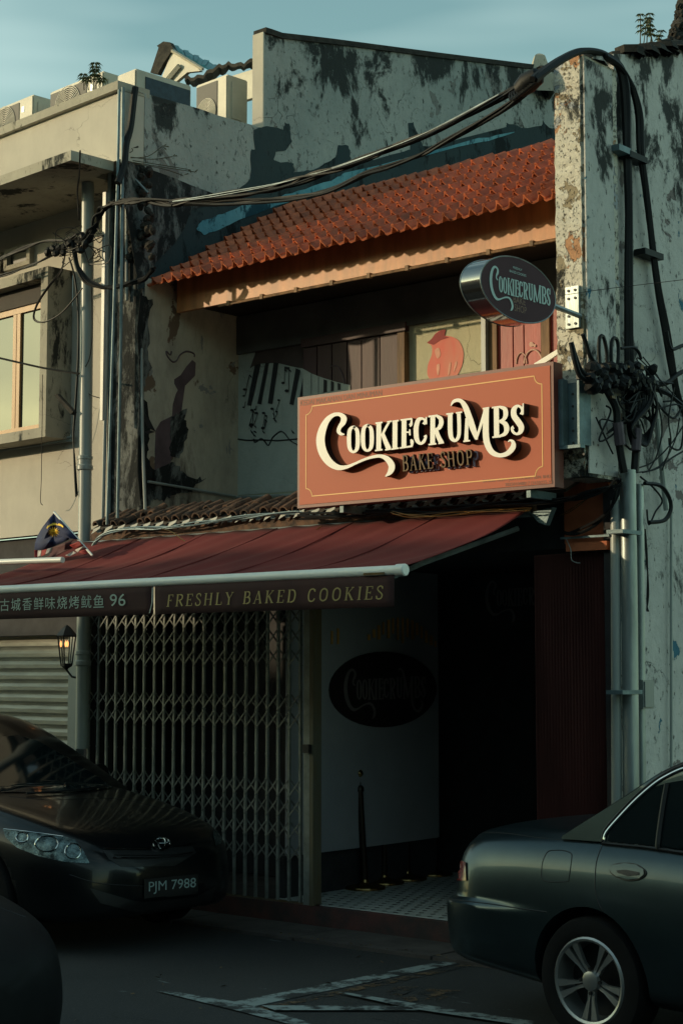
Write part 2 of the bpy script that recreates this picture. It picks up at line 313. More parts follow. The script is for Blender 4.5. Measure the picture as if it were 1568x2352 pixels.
# left party wall: low front part and tall rear part
pw = MB(); P = [Vector((XL, 0.0, 2.72)), Vector((XL, 0.0, zs - .1)), Vector((XL, 0.0, PX(300, 205, XL).z))] + [PX(a, b_, XL) for a, b_ in top[1:]]
P[-1].y = 1.40; P += [Vector((XL, 1.40, 2.72))]; pw.prism(P, (-0.12, 0, 0)); pw.obj('side_wall', m_white, shop)
tops = [(606, 71), (622, 76), (645, 84), (700, 90), (760, 97), (1000, 128), (1205, 153), (1420, 178)]
T = [PX(a, b_, XL) for a, b_ in tops]; T[0].y = 1.401
mb = MB(); mb.prism([Vector((XL, 1.401, 2.72))] + T + [Vector((XL, T[-1].y, 2.72))], (-0.11, 0, 0)); mb.obj('side_wall', m_white, shop)
cp = MB()                                            # dark weathered capping along the sloping wall top
for a, c in zip(T, T[1:]): cp.prism([a + Vector((.02, 0, -.015)), c + Vector((.02, 0, -.015)), c + Vector((.02, 0, .035)), a + Vector((.02, 0, .035))], (-.15, 0, 0))
cp.obj('wall_capping', m_moss, shop)
MB().box(XL - .125, XL + .003, 1.385, 1.4005, PX(598, 293, XL).z, PX(604, 72, XL).z).obj('wall_end', m_nb, shop)
z2 = lambda x, y: (516.7 + x * .4028, y * .4028)
z3 = lambda x, y: (1033.5 + x * .3409, y * .3409)
z7 = lambda x, y: (1205.6 + x * .231, 516.7 + y * .231)
navy = [z2(*p) for p in [(60, 1090), (145, 1020), (145, 855), (170, 850), (160, 740), (205, 725), (255, 720), (330, 735), (345, 700), (365, 705), (372, 760), (385, 800), (350, 860), (290, 865), (275, 915), (390, 930), (395, 985), (445, 975), (500, 965), (600, 915), (640, 880), (650, 825), (700, 830), (715, 870), (718, 922), (850, 905), (1000, 868), (1058, 850), (1045, 700), (1070, 695), (1100, 770), (1130, 835), (1230, 815)]] + [z3(*p) for p in [(380, 850), (385, 828), (440, 835), (480, 862), (620, 850), (625, 815), (670, 860), (740, 862), (760, 1100)]] + [(1280, 380), (900, 440), (650, 520), (450, 620), (318, 665), (318, 470), (420, 470), (500, 465)]
def ragged(pts, amp=5, k=6):
    out = []
    for (x0, y0), (x1, y1) in zip(pts, pts[1:] + pts[:1]):
        for i in range(k): t = i / k; out.append((x0 + (x1 - x0) * t + R.uniform(-amp, amp), y0 + (y1 - y0) * t + R.uniform(-amp, amp)))
    return out
mb = MB(); mb.prism([PX(a, b_, XL + .004) for a, b_ in ragged(navy, 2.2, 3)], (-.003, 0, 0)); mb.obj('navy_paint_patch', m_navy, shop)
mb = MB(); mb.prism([PX(a, b_, XL + .010) for a, b_ in ragged([(452, 528), (456, 512), (500, 494), (540, 478), (570, 466), (640, 452), (700, 432), (760, 415), (790, 398), (1100, 318), (1180, 300), (1180, 306), (1100, 326), (900, 376), (800, 420), (655, 465), (560, 500), (520, 520), (470, 540)], 2.2, 4)], (-.005, 0, 0)); mb.obj('blue_paint_patch', m_teal, shop)
# black mouldy pier end and lower wall triangle in front of the roof
MB().box(-10.36, XL - .001, -0.004, 0.26, 2.9, zs - .02).obj('wall_end', m_mould, shop)
mb = MB(); mb.prism([PX(a, b_, XL + .0145) for a, b_ in [(272, 378), (300, 372), (345, 388), (400, 408), (440, 425), (500, 447), (560, 450), (500, 462), (440, 480), (425, 520), (400, 560), (360, 600), (330, 645), (318, 655)]], (-.005, 0, 0)); mb.obj('mould_patch', m_mould, shop)
def ragged(pts, amp=5, k=6):
    out = []
    for (x0, y0), (x1, y1) in zip(pts, pts[1:] + pts[:1]):
        for i in range(k): t = i / k; out.append((x0 + (x1 - x0) * t + R.uniform(-amp, amp), y0 + (y1 - y0) * t + R.uniform(-amp, amp)))
    return out
for q in ([(319, 668), (350, 690), (338, 760), (345, 840), (332, 900), (350, 980), (338, 1040), (360, 1090), (350, 1150), (330, 1172), (320, 1165)], [(350, 1085), (400, 1060), (430, 1095), (470, 1100), (440, 1125), (400, 1135), (372, 1150), (350, 1150)], [(395, 960), (425, 940), (432, 1000), (410, 1050), (388, 1040)]):
    mb = MB(); mb.prism([PX(a, b_, XL + .0125) for a, b_ in ragged(q)], (-.0035, 0, 0)); mb.obj('mould_patch', m_mould, shop)
# verandah
m_shadowed = m_int
yb = 1.10
MB().box(XL, XP, yb, yb + .1, 3.0, 5.35).obj('back_wall', m_back, shop)
MB().box(XL, XL + .006, 0.02, yb - .002, 3.0, 4.95).obj('mural_wall', m_mural, shop)
MB().box(XL, XP, 0.0, yb - .001, 2.92, 3.02).obj('verandah_floor', m_apron, shop)
MB().box(XL, XP, 0.36, yb - .001, 4.80, 4.83).obj('verandah_ceiling', m_dark, shop)
MB().box(XL - .1, XP, 1.64, 1.66, 3.0, 5.80).obj('rear_wall', m_white, shop)
# fascia: varnished board under the eave
yf = 0.32; zf1 = PY(1000, 520, yf).z; zf0 = PY(1000, 600, yf).z
MB().box(-9.90, XP - .003, yf, yf + .035, zf0, zf1 + .1).obj('fascia_board', m_fasc, shop)
mb = MB(); mb.tube([(-9.4, yf - .02, zf0 - .02), (XP - .3, yf - .02, zf0 - .02)], 0.011, 6); cd_ = mb.obj('conduit', m_jamb, shop)
for i in range(10):
    x = -9.3 + i * .36; MB().box(x, x + .03, yf - .035, yf - .003, zf0 - .034, zf0 + .004).obj('clip', m_jamb, cd_)
# roof deck, rafters and terracotta tiles
e0, e1 = Vector((0, 0.06, 4.86)), Vector((0, 1.68, 5.84)); sl_ = (e1 - e0); sd = sl_.normalized(); nr = Vector((0, -sd.z, sd.y))
deck = MB(); deck.prism([Vector((XL + .0, 0.36, 5.01)), Vector((XP - .004, 0.36, 5.01)), Vector((XP - .004, 1.66, 5.79)), Vector((XL + .0, 1.66, 5.79))], (0, 0, -.015))
roof = deck.obj('roof', m_dark, shop)
NC, NR = 37, 8; tw = (XP - XL - .01) / NC; ex = sl_.length / NR
def tile_mesh():
    mb = MB(); L_ = ex * 1.28
    prof = [(0, .010), (.12, 0.0), (.50, .008), (.72, .050), (.78, .050), (1.04, .010)]
    th = .016
    def ring(s, lift): return [Vector((p[0] * tw, 0, 0)) + sd * s + nr * (p[1] + lift) for p in prof]
    f0, f1 = ring(0, .034), ring(L_, .0); g0, g1 = [v - nr * th for v in f0], [v - nr * th for v in f1]
    k = len(prof); mb.add(f0 + f1 + g0 + g1, [(i, i + 1, k + i + 1, k + i) for i in range(k - 1)] + [(2 * k + i + 1, 2 * k + i, 3 * k + i, 3 * k + i + 1) for i in range(k - 1)]
                          + [(i + 1, i, 2 * k + i, 2 * k + i + 1) for i in range(k - 1)] + [(0, k, 3 * k, 2 * k), (k - 1, 2 * k - 1, 4 * k - 1, 3 * k - 1)])
    # raised nib on the crest at the lower lip
    a = Vector((.75 * tw, 0, 0)) + nr * .084
    mb.add([a + Vector((-.012, 0, 0)) - nr * .012, a + Vector((.012, 0, 0)) - nr * .012, a + Vector((.008, 0, 0)) + nr * .010, a + Vector((-.008, 0, 0)) + nr * .010,
            a + sd * .05 + Vector((-.008, 0, 0)) - nr * .012, a + sd * .05 + Vector((.008, 0, 0)) - nr * .012], [(0, 1, 2, 3), (3, 2, 5, 4), (0, 3, 4), (1, 5, 2)])
    return mb.mesh('tile', m_tile)
tm = tile_mesh()
for c_ in range(NC):
    for r_ in range(NR):
        o = bpy.data.objects.new('tile', tm); C.objects.link(o); o.parent = roof
        pl = Vector((XL + .006 + c_ * tw + R.uniform(-.003, .003), e0.y, e0.z)) + sd * (r_ * ex + R.uniform(-.006, .006)) + nr * R.uniform(-.002, .004)
        o.location = pl - Vector(roof['_o']); o.rotation_euler = (R.uniform(-.02, .02), R.uniform(-.04, .04), R.uniform(-.025, .025))
# murals on the back wall (flat painted shapes)
def mural(name, polys, mat, Y=None, X=None, thick=.002):
    for p in polys:
        mb = MB()
        for q in (p if isinstance(p[0], list) else [p]):
            if Y is not None: mb.prism([PY(a, b_, Y) for a, b_ in q], (0, thick * .6, 0))
            else: mb.prism([PX(a, b_, X) for a, b_ in q], (-thick * .6, 0, 0))
        o = mb.obj(name, mat, shop)
    return o
z5 = lambda x, y: (287.0 + x * .3295, 516.7 + y * .3295)
m_mw = plaster('mural_cream_ground', (0.46, 0.48, 0.43), (0.38, 0.41, 0.37), BLK, th=0.72, s=3, fine=0.70, wash=0.3)
m_mk = pm('mural_black', (0.018, 0.018, 0.02), 0.8, bmp=0)
m_mb = pm('mural_dark_brown', (0.075, 0.050, 0.045), 0.85, bmp=0)
m_mp = pm('mural_plum', (0.11, 0.075, 0.085), 0.85, var=0.3, bmp=0)
m_fr = pm('mural_fruit_red', (0.52, 0.105, 0.075), 0.7, var=0.35, scale=5, streak=3, bmp=0, col2=(0.55, 0.22, 0.15))
m_cw = plaster('mural_cream_wall', (0.52, 0.47, 0.31), (0.45, 0.43, 0.30), BLK, th=0.75, s=3, fine=0.72, wash=0.2)
Yp = yb - .004
mural('mural_ground', [[z5(*p) for p in [(790, 560), (1240, 560), (1240, 1568), (1240, 1850), (1000, 1868), (778, 1885), (775, 1480)]]], m_mw, Y=Yp)
mural('mural_hair', [[z5(*p) for p in [(870, 1000), (905, 900), (945, 750), (1000, 700), (1230, 700), (1240, 830), (1240, 1000), (1160, 985), (1060, 960), (950, 965), (890, 985)]]], m_mb, Y=Yp - .003)
mural('mural_piano_base', [[z5(*p) for p in [(1240, 1000), (1300, 1035), (1380, 1065), (1480, 1095), (1568, 1115), (1568, 1300), (1240, 1350)]]], m_mw, Y=yb - .052)
mural('mural_piano_key', [[z5(*p) for p in q] for q in [[(905, 975), (945, 968), (878, 1258), (850, 1255)], [(978, 962), (1002, 960), (948, 1250), (922, 1245)], [(1036, 958), (1068, 962), (1026, 1248), (995, 1243)], [(1190, 998), (1220, 1012), (1172, 1255), (1146, 1248)], [(1248, 1015), (1276, 1030), (1250, 1200), (1215, 1205)]]], m_mk, Y=Yp - .007)
mural('mural_piano_key', [[z5(*p) for p in q] for q in [[(1384, 1075), (1408, 1083), (1406, 1165), (1382, 1168)], [(1434, 1085), (1456, 1095), (1455, 1155), (1434, 1160)], [(1480, 1100), (1502, 1106), (1502, 1148), (1482, 1150)], [(1296, 1034), (1299, 1036), (1299, 1180), (1296, 1180)], [(1346, 1055), (1349, 1056), (1349, 1180), (1346, 1180)]]], m_mk, Y=yb - .0545)
notes_ = []
def note(cx, cy, sx, sy, s=12, flag=0):
    cur = []; notes_.append(cur)
    cur.append([z5(cx + s * math.cos(t) , cy + .72 * s * math.sin(t)) for t in np.linspace(0, 2 * math.pi, 9)[:-1]])
    cur.append([z5(cx + s - 3, cy), z5(cx + s, cy), z5(sx + 2, sy), z5(sx - 2, sy)])
    if flag: cur.append([z5(sx - 2, sy), z5(sx + 14, sy + 14), z5(sx + 16, sy + 28), z5(sx, sy + 12)])
for q in [(1100, 1100, 1112, 1000, 12), (1126, 1155, 1142, 1000, 15), (832, 1145, 868, 1040, 12), (828, 1190, 850, 1140, 9), (826, 1270, 840, 1230, 8), (1070, 1220, 1050, 1300, 10), (1024, 1280, 1040, 1350, 12), (1055, 1300, 1050, 1340, 9), (965, 1310, 958, 1430, 12), (982, 1330, 975, 1405, 8), (960, 1415, 975, 1350, 14), (878, 1395, 890, 1290, 16), (884, 1290, 868, 1390, 12), (915, 1310, 898, 1390, 12), (905, 1285, 915, 1260, 8), (1038, 1350, 1030, 1310, 8)]: note(*q, flag=1 if q[4] > 11 else 0)
notes_.append([[z5(*p) for p in [(1110, 985), (1146, 990), (1146, 1008), (1110, 1003)]]]); notes_.append([[z5(*p) for p in [(868, 1380), (896, 1385), (890, 1400), (862, 1396)]]])
mural('mural_music_note', notes_, m_mk, Y=Yp - .0105)
vine = MB(); vine.tube([PY(*z5(*p), Yp - .004) for p in curve([(788, 1492), (850, 1500), (950, 1498), (1050, 1502), (1120, 1498), (1190, 1490)])] if False else [PY(*z5(p[0], p[1]), Yp - .004) for p in cr_spline([(788, 1492), (850, 1500), (950, 1498), (1050, 1502), (1120, 1498), (1230, 1488)])], .006, 4)
vine.tube([PY(*z5(p[0], p[1]), Yp - .004) for p in cr_spline([(898, 1490), (905, 1515), (930, 1500), (950, 1488), (975, 1510), (1000, 1535), (1030, 1480), (1080, 1440), (1110, 1450), (1150, 1500), (1200, 1530)])], .006, 4)
for lx, ly, a in [(885, 1445, -1), (905, 1440, 1), (900, 1465, 0), (1170, 1445, -1)]:
    vine.prism([PY(*z5(lx + dx, ly + dy), Yp - .006) for dx, dy in [(-14, -14 + 6 * a), (4, -4), (14, 12), (-4, 6)]], (0, .002, 0))
vine.obj('mural_vine', m_mk, shop)
# plum coloured figure on the left mural wall
z4 = lambda x, y: (x * .3295, 516.7 + y * .3295)
Xm = XL + .010
mural('mural_figure', [[z4(*p) for p in [(1240, 1150), (1215, 1105), (1215, 1075), (1260, 1045), (1300, 985), (1340, 940), (1365, 960), (1360, 1050), (1290, 1120), (1265, 1300), (1240, 1360), (1230, 1450), (1200, 1568), (1180, 1750), (1080, 1750), (1080, 1568), (1085, 1430), (1120, 1370), (1200, 1330), (1205, 1250), (1225, 1180)]]], m_mp, X=Xm)
mural('mural_leaf', [[z4(*p) for p in [(1000, 1310), (1040, 1350), (1085, 1440), (1030, 1410), (1002, 1360)]], [z4(*p) for p in [(1003, 1440), (1040, 1430), (1080, 1442), (1030, 1458)]]], m_mk, X=Xm + .003)
mb = MB(); mb.tube([PX(*z4(p[0], p[1]), Xm) for p in cr_spline([(1195, 880), (1185, 905), (1160, 880), (1165, 910), (1200, 950), (1230, 945), (1255, 905), (1300, 880), (1350, 895), (1355, 920)])], .007, 4); mb.obj('mural_tendril', m_mp, shop)
# pomegranate mural, cream wall and lintel band
z6 = lambda x, y: (688.9 + x * .4028, 516.7 + y * .4028)
mural('mural_ground', [[z6(*p) for p in [(600, 545), (1032, 400), (1032, 830), (600, 895)]]], m_cw, Y=Yp)
ps = cr_spline([(725, 670), (750, 650), (770, 620), (800, 600), (828, 597), (822, 628), (860, 635), (905, 660), (930, 720), (925, 790), (905, 840), (880, 870), (820, 900), (760, 890), (728, 860), (728, 800), (750, 740), (750, 690)], 4, True)
mural('mural_pomegranate', [[z6(p[0], p[1]) for p in ps]], m_fr, Y=Yp - .004)
mural('mural_pomegranate_crown', [[z6(*p) for p in [(722, 672), (748, 650), (768, 622), (800, 602), (830, 596), (822, 632), (850, 640), (800, 655), (760, 682)]]], pm('mural_deep_red', (0.26, 0.04, 0.04), 0.8, bmp=0), Y=Yp - .0065)
m_hl = pm('mural_pink_highlight', (0.66, 0.33, 0.24), 0.8, bmp=0)
mural('mural_highlight', [[z6(p[0], p[1]) for p in cr_spline(q, 4, True)] for q in [[(768, 715), (790, 700), (800, 740), (780, 760)], [(778, 800), (795, 795), (790, 850), (780, 850)], [(850, 790), (860, 790), (850, 850), (842, 850)], [(885, 780), (895, 785), (880, 830), (875, 830)]]], m_hl, Y=Yp - .0065)
mb = MB(); mb.box(*(lambda p, q: (p.x, q.x))(PY(1104, 760, 1.0), PY(1114, 760, 1.0)), 1.0, 1.06, 3.05, 4.8); mb.obj('wall_pipe', m_pvc, shop)
MB().box(XL + .01, XP, yb - .0345, yb - .011, 4.47, 4.79).obj('upper_wall_band', pm('dark_grey_wall', (0.10, 0.10, 0.095), 0.9, var=0.3, scale=3), shop)  # darker grey band along the top of the back wall
# door leaves: dark left pair, red right pair, boards one by one
def door(label, bounds, mat, y, post):
    d = MB().box(PY(bounds[0], 800, y).x, PY(bounds[-1], 800, y).x, y + .02, y + .035, 3.03, 4.42).obj('door', mat, shop, label=label)
    for a, c_ in zip(bounds, bounds[1:]):
        x0, x1 = PY(a, 800, y).x, PY(c_, 800, y).x; MB().box(x0 + .006, x1 - .006, y, y + .018, 3.04, 4.42).obj('board', mat, d)
    return d
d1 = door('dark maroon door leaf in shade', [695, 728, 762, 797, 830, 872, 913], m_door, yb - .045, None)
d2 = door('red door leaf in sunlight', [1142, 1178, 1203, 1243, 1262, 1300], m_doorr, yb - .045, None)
for xa, xb2, zz in ((913, 929, 4.42), (1122, 1141, 4.42), (1243, 1262, 4.42)): MB().box(PY(xa, 800, yb - .06).x, PY(xb2, 800, yb - .06).x, yb - .066, yb - .046 if xa == 1243 else yb - .004, 3.03, zz).obj('door_frame', m_jamb, shop)
MB().box(PY(690, 800, yb - .06).x, PY(929, 800, yb - .06).x, yb - .055, yb - .003, 4.43, 4.50).obj('door_lintel', m_door, shop)
MB().box(PY(1122, 800, yb - .06).x, XP, yb - .055, yb - .003, 4.43, 4.50).obj('door_lintel', m_door, shop)
ring = MB()
for cx, cy, rx, ry, rr in [(1330, 790, 52, 80, .008), (1262, 790, 30, 62, .005)]:
    ring.tube([PY(*z6(cx + rx * math.cos(t), cy + ry * math.sin(t)), yb - .05) for t in np.linspace(math.pi, 2 * math.pi, 16)], rr, 5)
for cx, cy, r0 in [(1317, 680, 13), (1336, 687, 8)]: ring.prism([PY(*z6(cx + r0 * math.cos(t), cy + r0 * 1.1 * math.sin(t)), yb - .052) for t in np.linspace(0, 2 * math.pi, 13)[:-1]], (0, .004, 0))
ring.obj('mural_bubble', pm('mural_pale_pink', (0.62, 0.38, 0.30), 0.8, bmp=0), d2)
rg = MB(); rg.tube([PY(*z5(p[0], p[1]), yb - .05) for p in cr_spline([(1530, 1110), (1520, 1060), (1500, 1010), (1470, 980), (1430, 985)])], .006, 5); rg.obj('mural_bubble', m_mp, d1)
MB().prism([PY(a, b_, .9) for a, b_ in [(1225, 835), (1282, 800), (1282, 812), (1240, 840)]], (0, .02, 0)).obj('white_ledge', m_letw, shop)
# timber bits in the dark upper right corner of the verandah
MB().box(-6.25, -6.02, .75, .95, 4.45, 4.80).obj('timber_bracket', m_jamb, shop)
# first floor edge, skirt tiles, plastic gutter edge, timber band
MB().box(XL - .4, XR - .02, 0.05, 0.20, 2.58, 2.93).obj('floor_beam', m_int, shop)
sk = MB().prism([Vector((XL - .3, -.22, 2.93)), Vector((XR - .25, -.22, 2.93)), Vector((XR - .25, .06, 3.06)), Vector((XL - .3, .06, 3.06))], (0, 0, -.02)).obj('skirt_roof', m_dark, shop)
def barrel():
    mb = MB(); L_ = .17; n_ = 6; d = Vector((0, .9, .42)).normalized(); up = Vector((0, -d.z, d.y)); vs = []
    for s_, rr in ((0, .043), (L_, .034)):
        for k in range(n_ + 1):
            t = math.pi * k / n_
            for q in (rr, rr - .011): vs.append(Vector((math.cos(t) * q, 0, 0)) + up * math.sin(t) * q + d * s_)
    k = 2 * (n_ + 1); fs = []
    for i in range(n_): a = 2 * i; fs += [(a, a + 2, a + k + 2, a + k), (a + 1, a + k + 1, a + k + 3, a + 3), (a, a + 1, a + 3, a + 2)]
    mb.add(vs, fs); return mb.mesh('old_tile', m_oldtile)
bmesh_tile = barrel(); nS = 42
for r_ in range(2):
    for i in range(nS):
        if R.random() < .05: continue
        o = bpy.data.objects.new('old_tile', bmesh_tile); C.objects.link(o); o.parent = sk
        o.location = Vector((XL - .25 + i * .101 + R.uniform(-.012, .012), -.235 + r_ * .13, 2.935 + r_ * .062 + R.uniform(-.006, .008))) - Vector(sk['_o']); o.rotation_euler = (R.uniform(-.08, .08), R.uniform(-.1, .1), R.uniform(-.12, .12))
gut = MB(); prof = []
for i in range(120): prof.append((XL - .28 + i * .036, 2.895 + (.022 if (i % 4) < 2 else -.012)))
for (x0, za), (x1, zb) in zip(prof, prof[1:]): gut.add([(x0, -.262, za), (x1, -.262, zb), (x1, -.20, zb + .02), (x0, -.20, za + .02)], [(0, 1, 2, 3)])
for i in range(29):
    x = XL - .28 + i * .144; gut.prism([Vector((x, -.264, 2.875)), Vector((x + .10, -.264, 2.915)), Vector((x + .11, -.264, 2.935)), Vector((x + .03, -.264, 2.915))], (0, .004, 0))
gut.obj('plastic_roof_edge', pm('cloudy_plastic_sheet', (0.26, 0.29, 0.27), 0.5, bmp=0.1), shop)
MB().box(XL - .35, XR - .5, -.215, -.17, 2.79, 2.91).obj('timber_band', m_oldtile, shop)
# right end of the lower front: orange panel, shutter head, folding shutter slats
za = PY(1350, 1130, -.002).z; zb_ = PY(1350, 1246, -.002).z
MB().box(PY(1296, 1200, 0).x, PY(1401, 1200, 0).x, -.003, .05, zb_, za + .1).obj('orange_wall', m_orange, shop)
MB().box(PY(1300, 1200, -.05).x, PY(1394, 1200, -.05).x, -.06, -.004, zb_ - .055, zb_ - .001).obj('shutter_head', m_orange, shop)
fs_ = MB().box(PY(1222, 1500, 0).x, PY(1393, 1500, 0).x, .035, .05, .16, zb_ - .06).obj('folding_shutter', m_bshut, shop)
xs = PY(1225, 1500, 0).x; xe = PY(1392, 1500, 0).x; ns = 24
slm = MB().prism([Vector((0, .033, .165)), Vector((.006, .010, .165)), Vector(((xe - xs) / ns - .010, .0, .165)), Vector(((xe - xs) / ns - .004, .033, .165))], (0, 0, zb_ - .23)).mesh('slat', m_bshut)
for i in range(ns):
    o = bpy.data.objects.new('slat', slm); C.objects.link(o); o.parent = fs_; o.location = Vector((xs + i * (xe - xs) / ns, 0, 0)) - Vector(fs_['_o'])
MB().box(XR - .105, XR - .02, -.02, .05, .15, za).obj('shutter_jamb', m_int, shop)
# ground floor interior
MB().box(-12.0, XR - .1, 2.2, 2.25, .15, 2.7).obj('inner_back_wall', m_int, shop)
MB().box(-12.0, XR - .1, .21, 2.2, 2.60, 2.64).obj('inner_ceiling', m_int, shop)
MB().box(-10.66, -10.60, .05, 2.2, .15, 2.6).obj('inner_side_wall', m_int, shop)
pn = MB()
pc = [(-8.45, .12), (-8.44, .5), (-8.44, .9), (-8.45, 1.4), (-8.48, 1.93)]
for (x0, y0), (x1, y1) in zip(pc, pc[1:]): pn.prism([Vector((x0, y0, .46)), Vector((x1, y1, .46)), Vector((x1, y1, 2.59)), Vector((x0, y0, 2.59))], (-.05, 0, 0))
part = pn.obj('partition', m_panel, shop)
MB().box(-8.54, -8.49, .10, 1.9, .157, .459).obj('plinth', m_int, shop)
# warm striped glow at the top of the partition, painted as gold strips
m_glow = pm('painted_warm_glow', (0.80, 0.42, 0.11), 0.5, bmp=0)
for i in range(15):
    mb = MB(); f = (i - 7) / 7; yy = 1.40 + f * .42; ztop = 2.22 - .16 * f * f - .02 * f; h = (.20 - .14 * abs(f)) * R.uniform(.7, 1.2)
    mb.box(-8.436, -8.430, yy, yy + R.uniform(.018, .034), ztop - h, ztop); mb.obj('painted_glow_stripe', m_glow, part)
for yy, h in [(.55, .10), (.62, .12)]: MB().box(-8.436, -8.430, yy, yy + .02, 2.0, 2.0 + h).obj('painted_glow_stripe', m_glow, part)
# black and white mosaic floor
m_tw = pm('white_mosaic', (0.68, 0.72, 0.70), 0.35, var=0.1, bmp=0.02); m_tb = pm('black_mosaic', (0.01, 0.01, 0.01), 0.4, bmp=0)
fl = MB().box(-8.53, -5.7, .012, 2.19, .1505, .156).obj('mosaic_floor', m_tw); struct(fl)
mb = MB(); s_ = .098
for i in range(29):
    for j in range(21):
        x, y = -8.4 + i * s_ + (s_ / 2 if j % 2 else 0), .06 + j * s_; a = .023
        mb.add([(x - a, y, .1585), (x, y - a, .1585), (x + a, y, .1585), (x, y + a, .1585)], [(0, 1, 2, 3)])
mb.mi = 1
for j in range(43): y = .03 + j * s_ / 2; mb.add([(-8.26, y, .1575), (-5.75, y, .1575), (-5.75, y + .0035, .1575), (-8.26, y + .0035, .1575)], [(0, 1, 2, 3)])
o = mb.obj('mosaic_dots', [m_tb, pm('grey_grout', (0.10, 0.11, 0.11), 0.8, bmp=0)]); o['kind'] = 'stuff'; o['label'] = 'small black diamond insets of the mosaic entrance floor'
# ---------------------------------------------------------------- right party wall with its pier
rw = thing('party_wall', 'tall peeling white party wall and pier at the right edge with mossy top', 'wall', (-5.68, 0, 0))
zt = PX(1352, 131, XR).z
def lumpy(x0, x1, y0, y1, z0, z1, mat, name, seg=10):
    bm = bmesh.new(); bmesh.ops.create_cube(bm, size=1)
    for v in bm.verts: v.co = Vector(((x0 + x1) / 2 + v.co.x * (x1 - x0), (y0 + y1) / 2 + v.co.y * (y1 - y0), (z0 + z1) / 2 + v.co.z * (z1 - z0)))
    ed = [e for e in bm.edges if abs(e.verts[0].co.z - e.verts[1].co.z) > .5]; bmesh.ops.subdivide_edges(bm, edges=ed, cuts=60)
    bmesh.ops.bevel(bm, geom=[e for e in bm.edges if abs(e.verts[0].co.z - e.verts[1].co.z) > .001 and len(e.link_faces) == 2 and e.calc_face_angle(0) > 1], offset=.018, segments=2, affect='EDGES')
    for v in bm.verts: v.co += Vector((R.uniform(-1, 1), R.uniform(-1, 1), 0)) * .004
    mb = MB(); bm.verts.ensure_lookup_table(); mb.add([v.co.copy() for v in bm.verts], [tuple(v.index for v in f.verts) for f in bm.faces]); bm.free()
    return mb.obj(name, mat, rw)
lumpy(XP, XR, -.36, .058, 2.98, zt, m_pier, 'pier_front')
# the side of the pier carries its own greyer render
MB().box(XR - .001, XR + .008, -.348, -.02, 3.0, zt - .02).obj('pier_side_render', m_side, rw)
capp = MB(); capp.lathe([(.0, .10), (.07, .09), (.13, .05), (.15, 0)], (XR - .11, -.16, zt), n=10); capp.obj('pier_cap', m_side, rw)
wt = [(1419, 128), (1435, 124), (1452, 119), (1470, 122), (1482, 116), (1500, 118), (1520, 112), (1545, 108), (1600, 96), (1760, 70)]
W = [PX(a, b_, XR - .03) for a, b_ in wt]; W[0].y = 0.06
mb = MB(); mb.prism([Vector((XR - .03, 0.06, .1))] + W + [Vector((XR - .03, W[-1].y, .1))], (-.19, 0, 0)); mb.obj('wall', m_side, rw)
MB().box(XR - .035, XR - .004, -.014, .062, .15, 2.96).obj('lower_pier', m_pier if False else m_side, rw)
mb = MB()
for i in range(26):                      # mossy broken capping
    p = PX(1422 + i * 7, 126 - i * 1.1, XR - .1); mb.lathe([(.0, .05), (R.uniform(.05, .10), .02), (R.uniform(.08, .12), -.03)], p + Vector((R.uniform(-.05, .05), 0, R.uniform(-.02, .01))), n=7)
mb.obj('mossy_capping', m_moss, rw, smooth=False)
# ruined root-covered masonry block in the top right corner
mb = MB()
for px, py, r_ in [(1552, 92, 22), (1560, 60, 20), (1548, 75, 14), (1566, 35, 18), (1575, 10, 22), (1540, 98, 14), (1580, 80, 25), (1562, 15, 10), (1590, 40, 30), (1572, 104, 18)]:
    c_ = PX(px, py, XR - .15); bm = bmesh.new(); bmesh.ops.create_icosphere(bm, subdivisions=3, radius=r_ / 3900 * 11.4)
    for v_ in bm.verts: v_.co = c_ + v_.co * (1 + R.uniform(-.22, .22))
    mb.add([v_.co.copy() for v_ in bm.verts], [tuple(v_.index for v_ in f.verts) for f in bm.faces]); bm.free()
tag(mb.obj('ruined_masonry', m_moss), 'dark root-covered ruined masonry lump on the wall top at the upper right corner', 'ruin')
# distant concrete finial behind the wall
c_ = PX(1238, 165, -9.95); r0 = .19
mb = MB(); mb.lathe([(.20, -.25), (.20, -.06), (.16, -.05), (.14, .0), (.075, .17), (.045, .19), (0.001, .21)], c_, n=4); tag(mb.obj('finial', m_slab), 'small grey stepped concrete finial behind the dark cable splice', 'finial')
# ---------------------------------------------------------------- neighbouring building on the left
NROT = math.radians(-4.2); PIV = Vector((XL, -.23, 0)); _Ri = Matrix.Rotation(-NROT, 3, 'Z'); _cn = PIV + _Ri @ (CAM - PIV)
def PN(px, py, Y): r = _Ri @ ray(px, py); return _cn + r * ((Y - _cn.y) / r.y)
def turn(t): l = Vector(t.location); t.location = PIV + Matrix.Rotation(NROT, 3, 'Z') @ (l - PIV); t.rotation_euler.z = NROT
nb = thing('neighbour_building', 'cream rendered flat roofed building at the left edge with wooden framed window', 'building', (-13.0, 0, 0))
yn = -.23; zc1 = PN(262, 194, yn).z; zc0 = PN(262, 214, yn).z
zsl = PN(163, 344, -.65).z; zsl0 = PN(163, 367, -.65).z
MB().box(-17, XL - .022, yn, -.001, zsl, zc0).obj('parapet', m_nb, nb)
MB().box(-17, XL - .018, yn - .045, 0.05, zc0 + .001, zc1).obj('coping', m_slab, nb)
MB().box(-17, XL - .30, -.0, 2.2, zc0 - .25, zc0 - .12).obj('flat_roof', m_slab, nb)
xe_ = PN(163, 344, -.65).x
MB().box(-17, xe_, -.65, yn - .002, zsl0, zsl).obj('canopy_slab', m_slab, nb)
MB().box(-17, -10.37, yn - .001, .25, zsl0 + .02, zsl - .003).obj('soffit', m_slab, nb)
yw = .25; xw = PN(160, 700, yw).x; zb1 = PN(80, 1229, yw).z
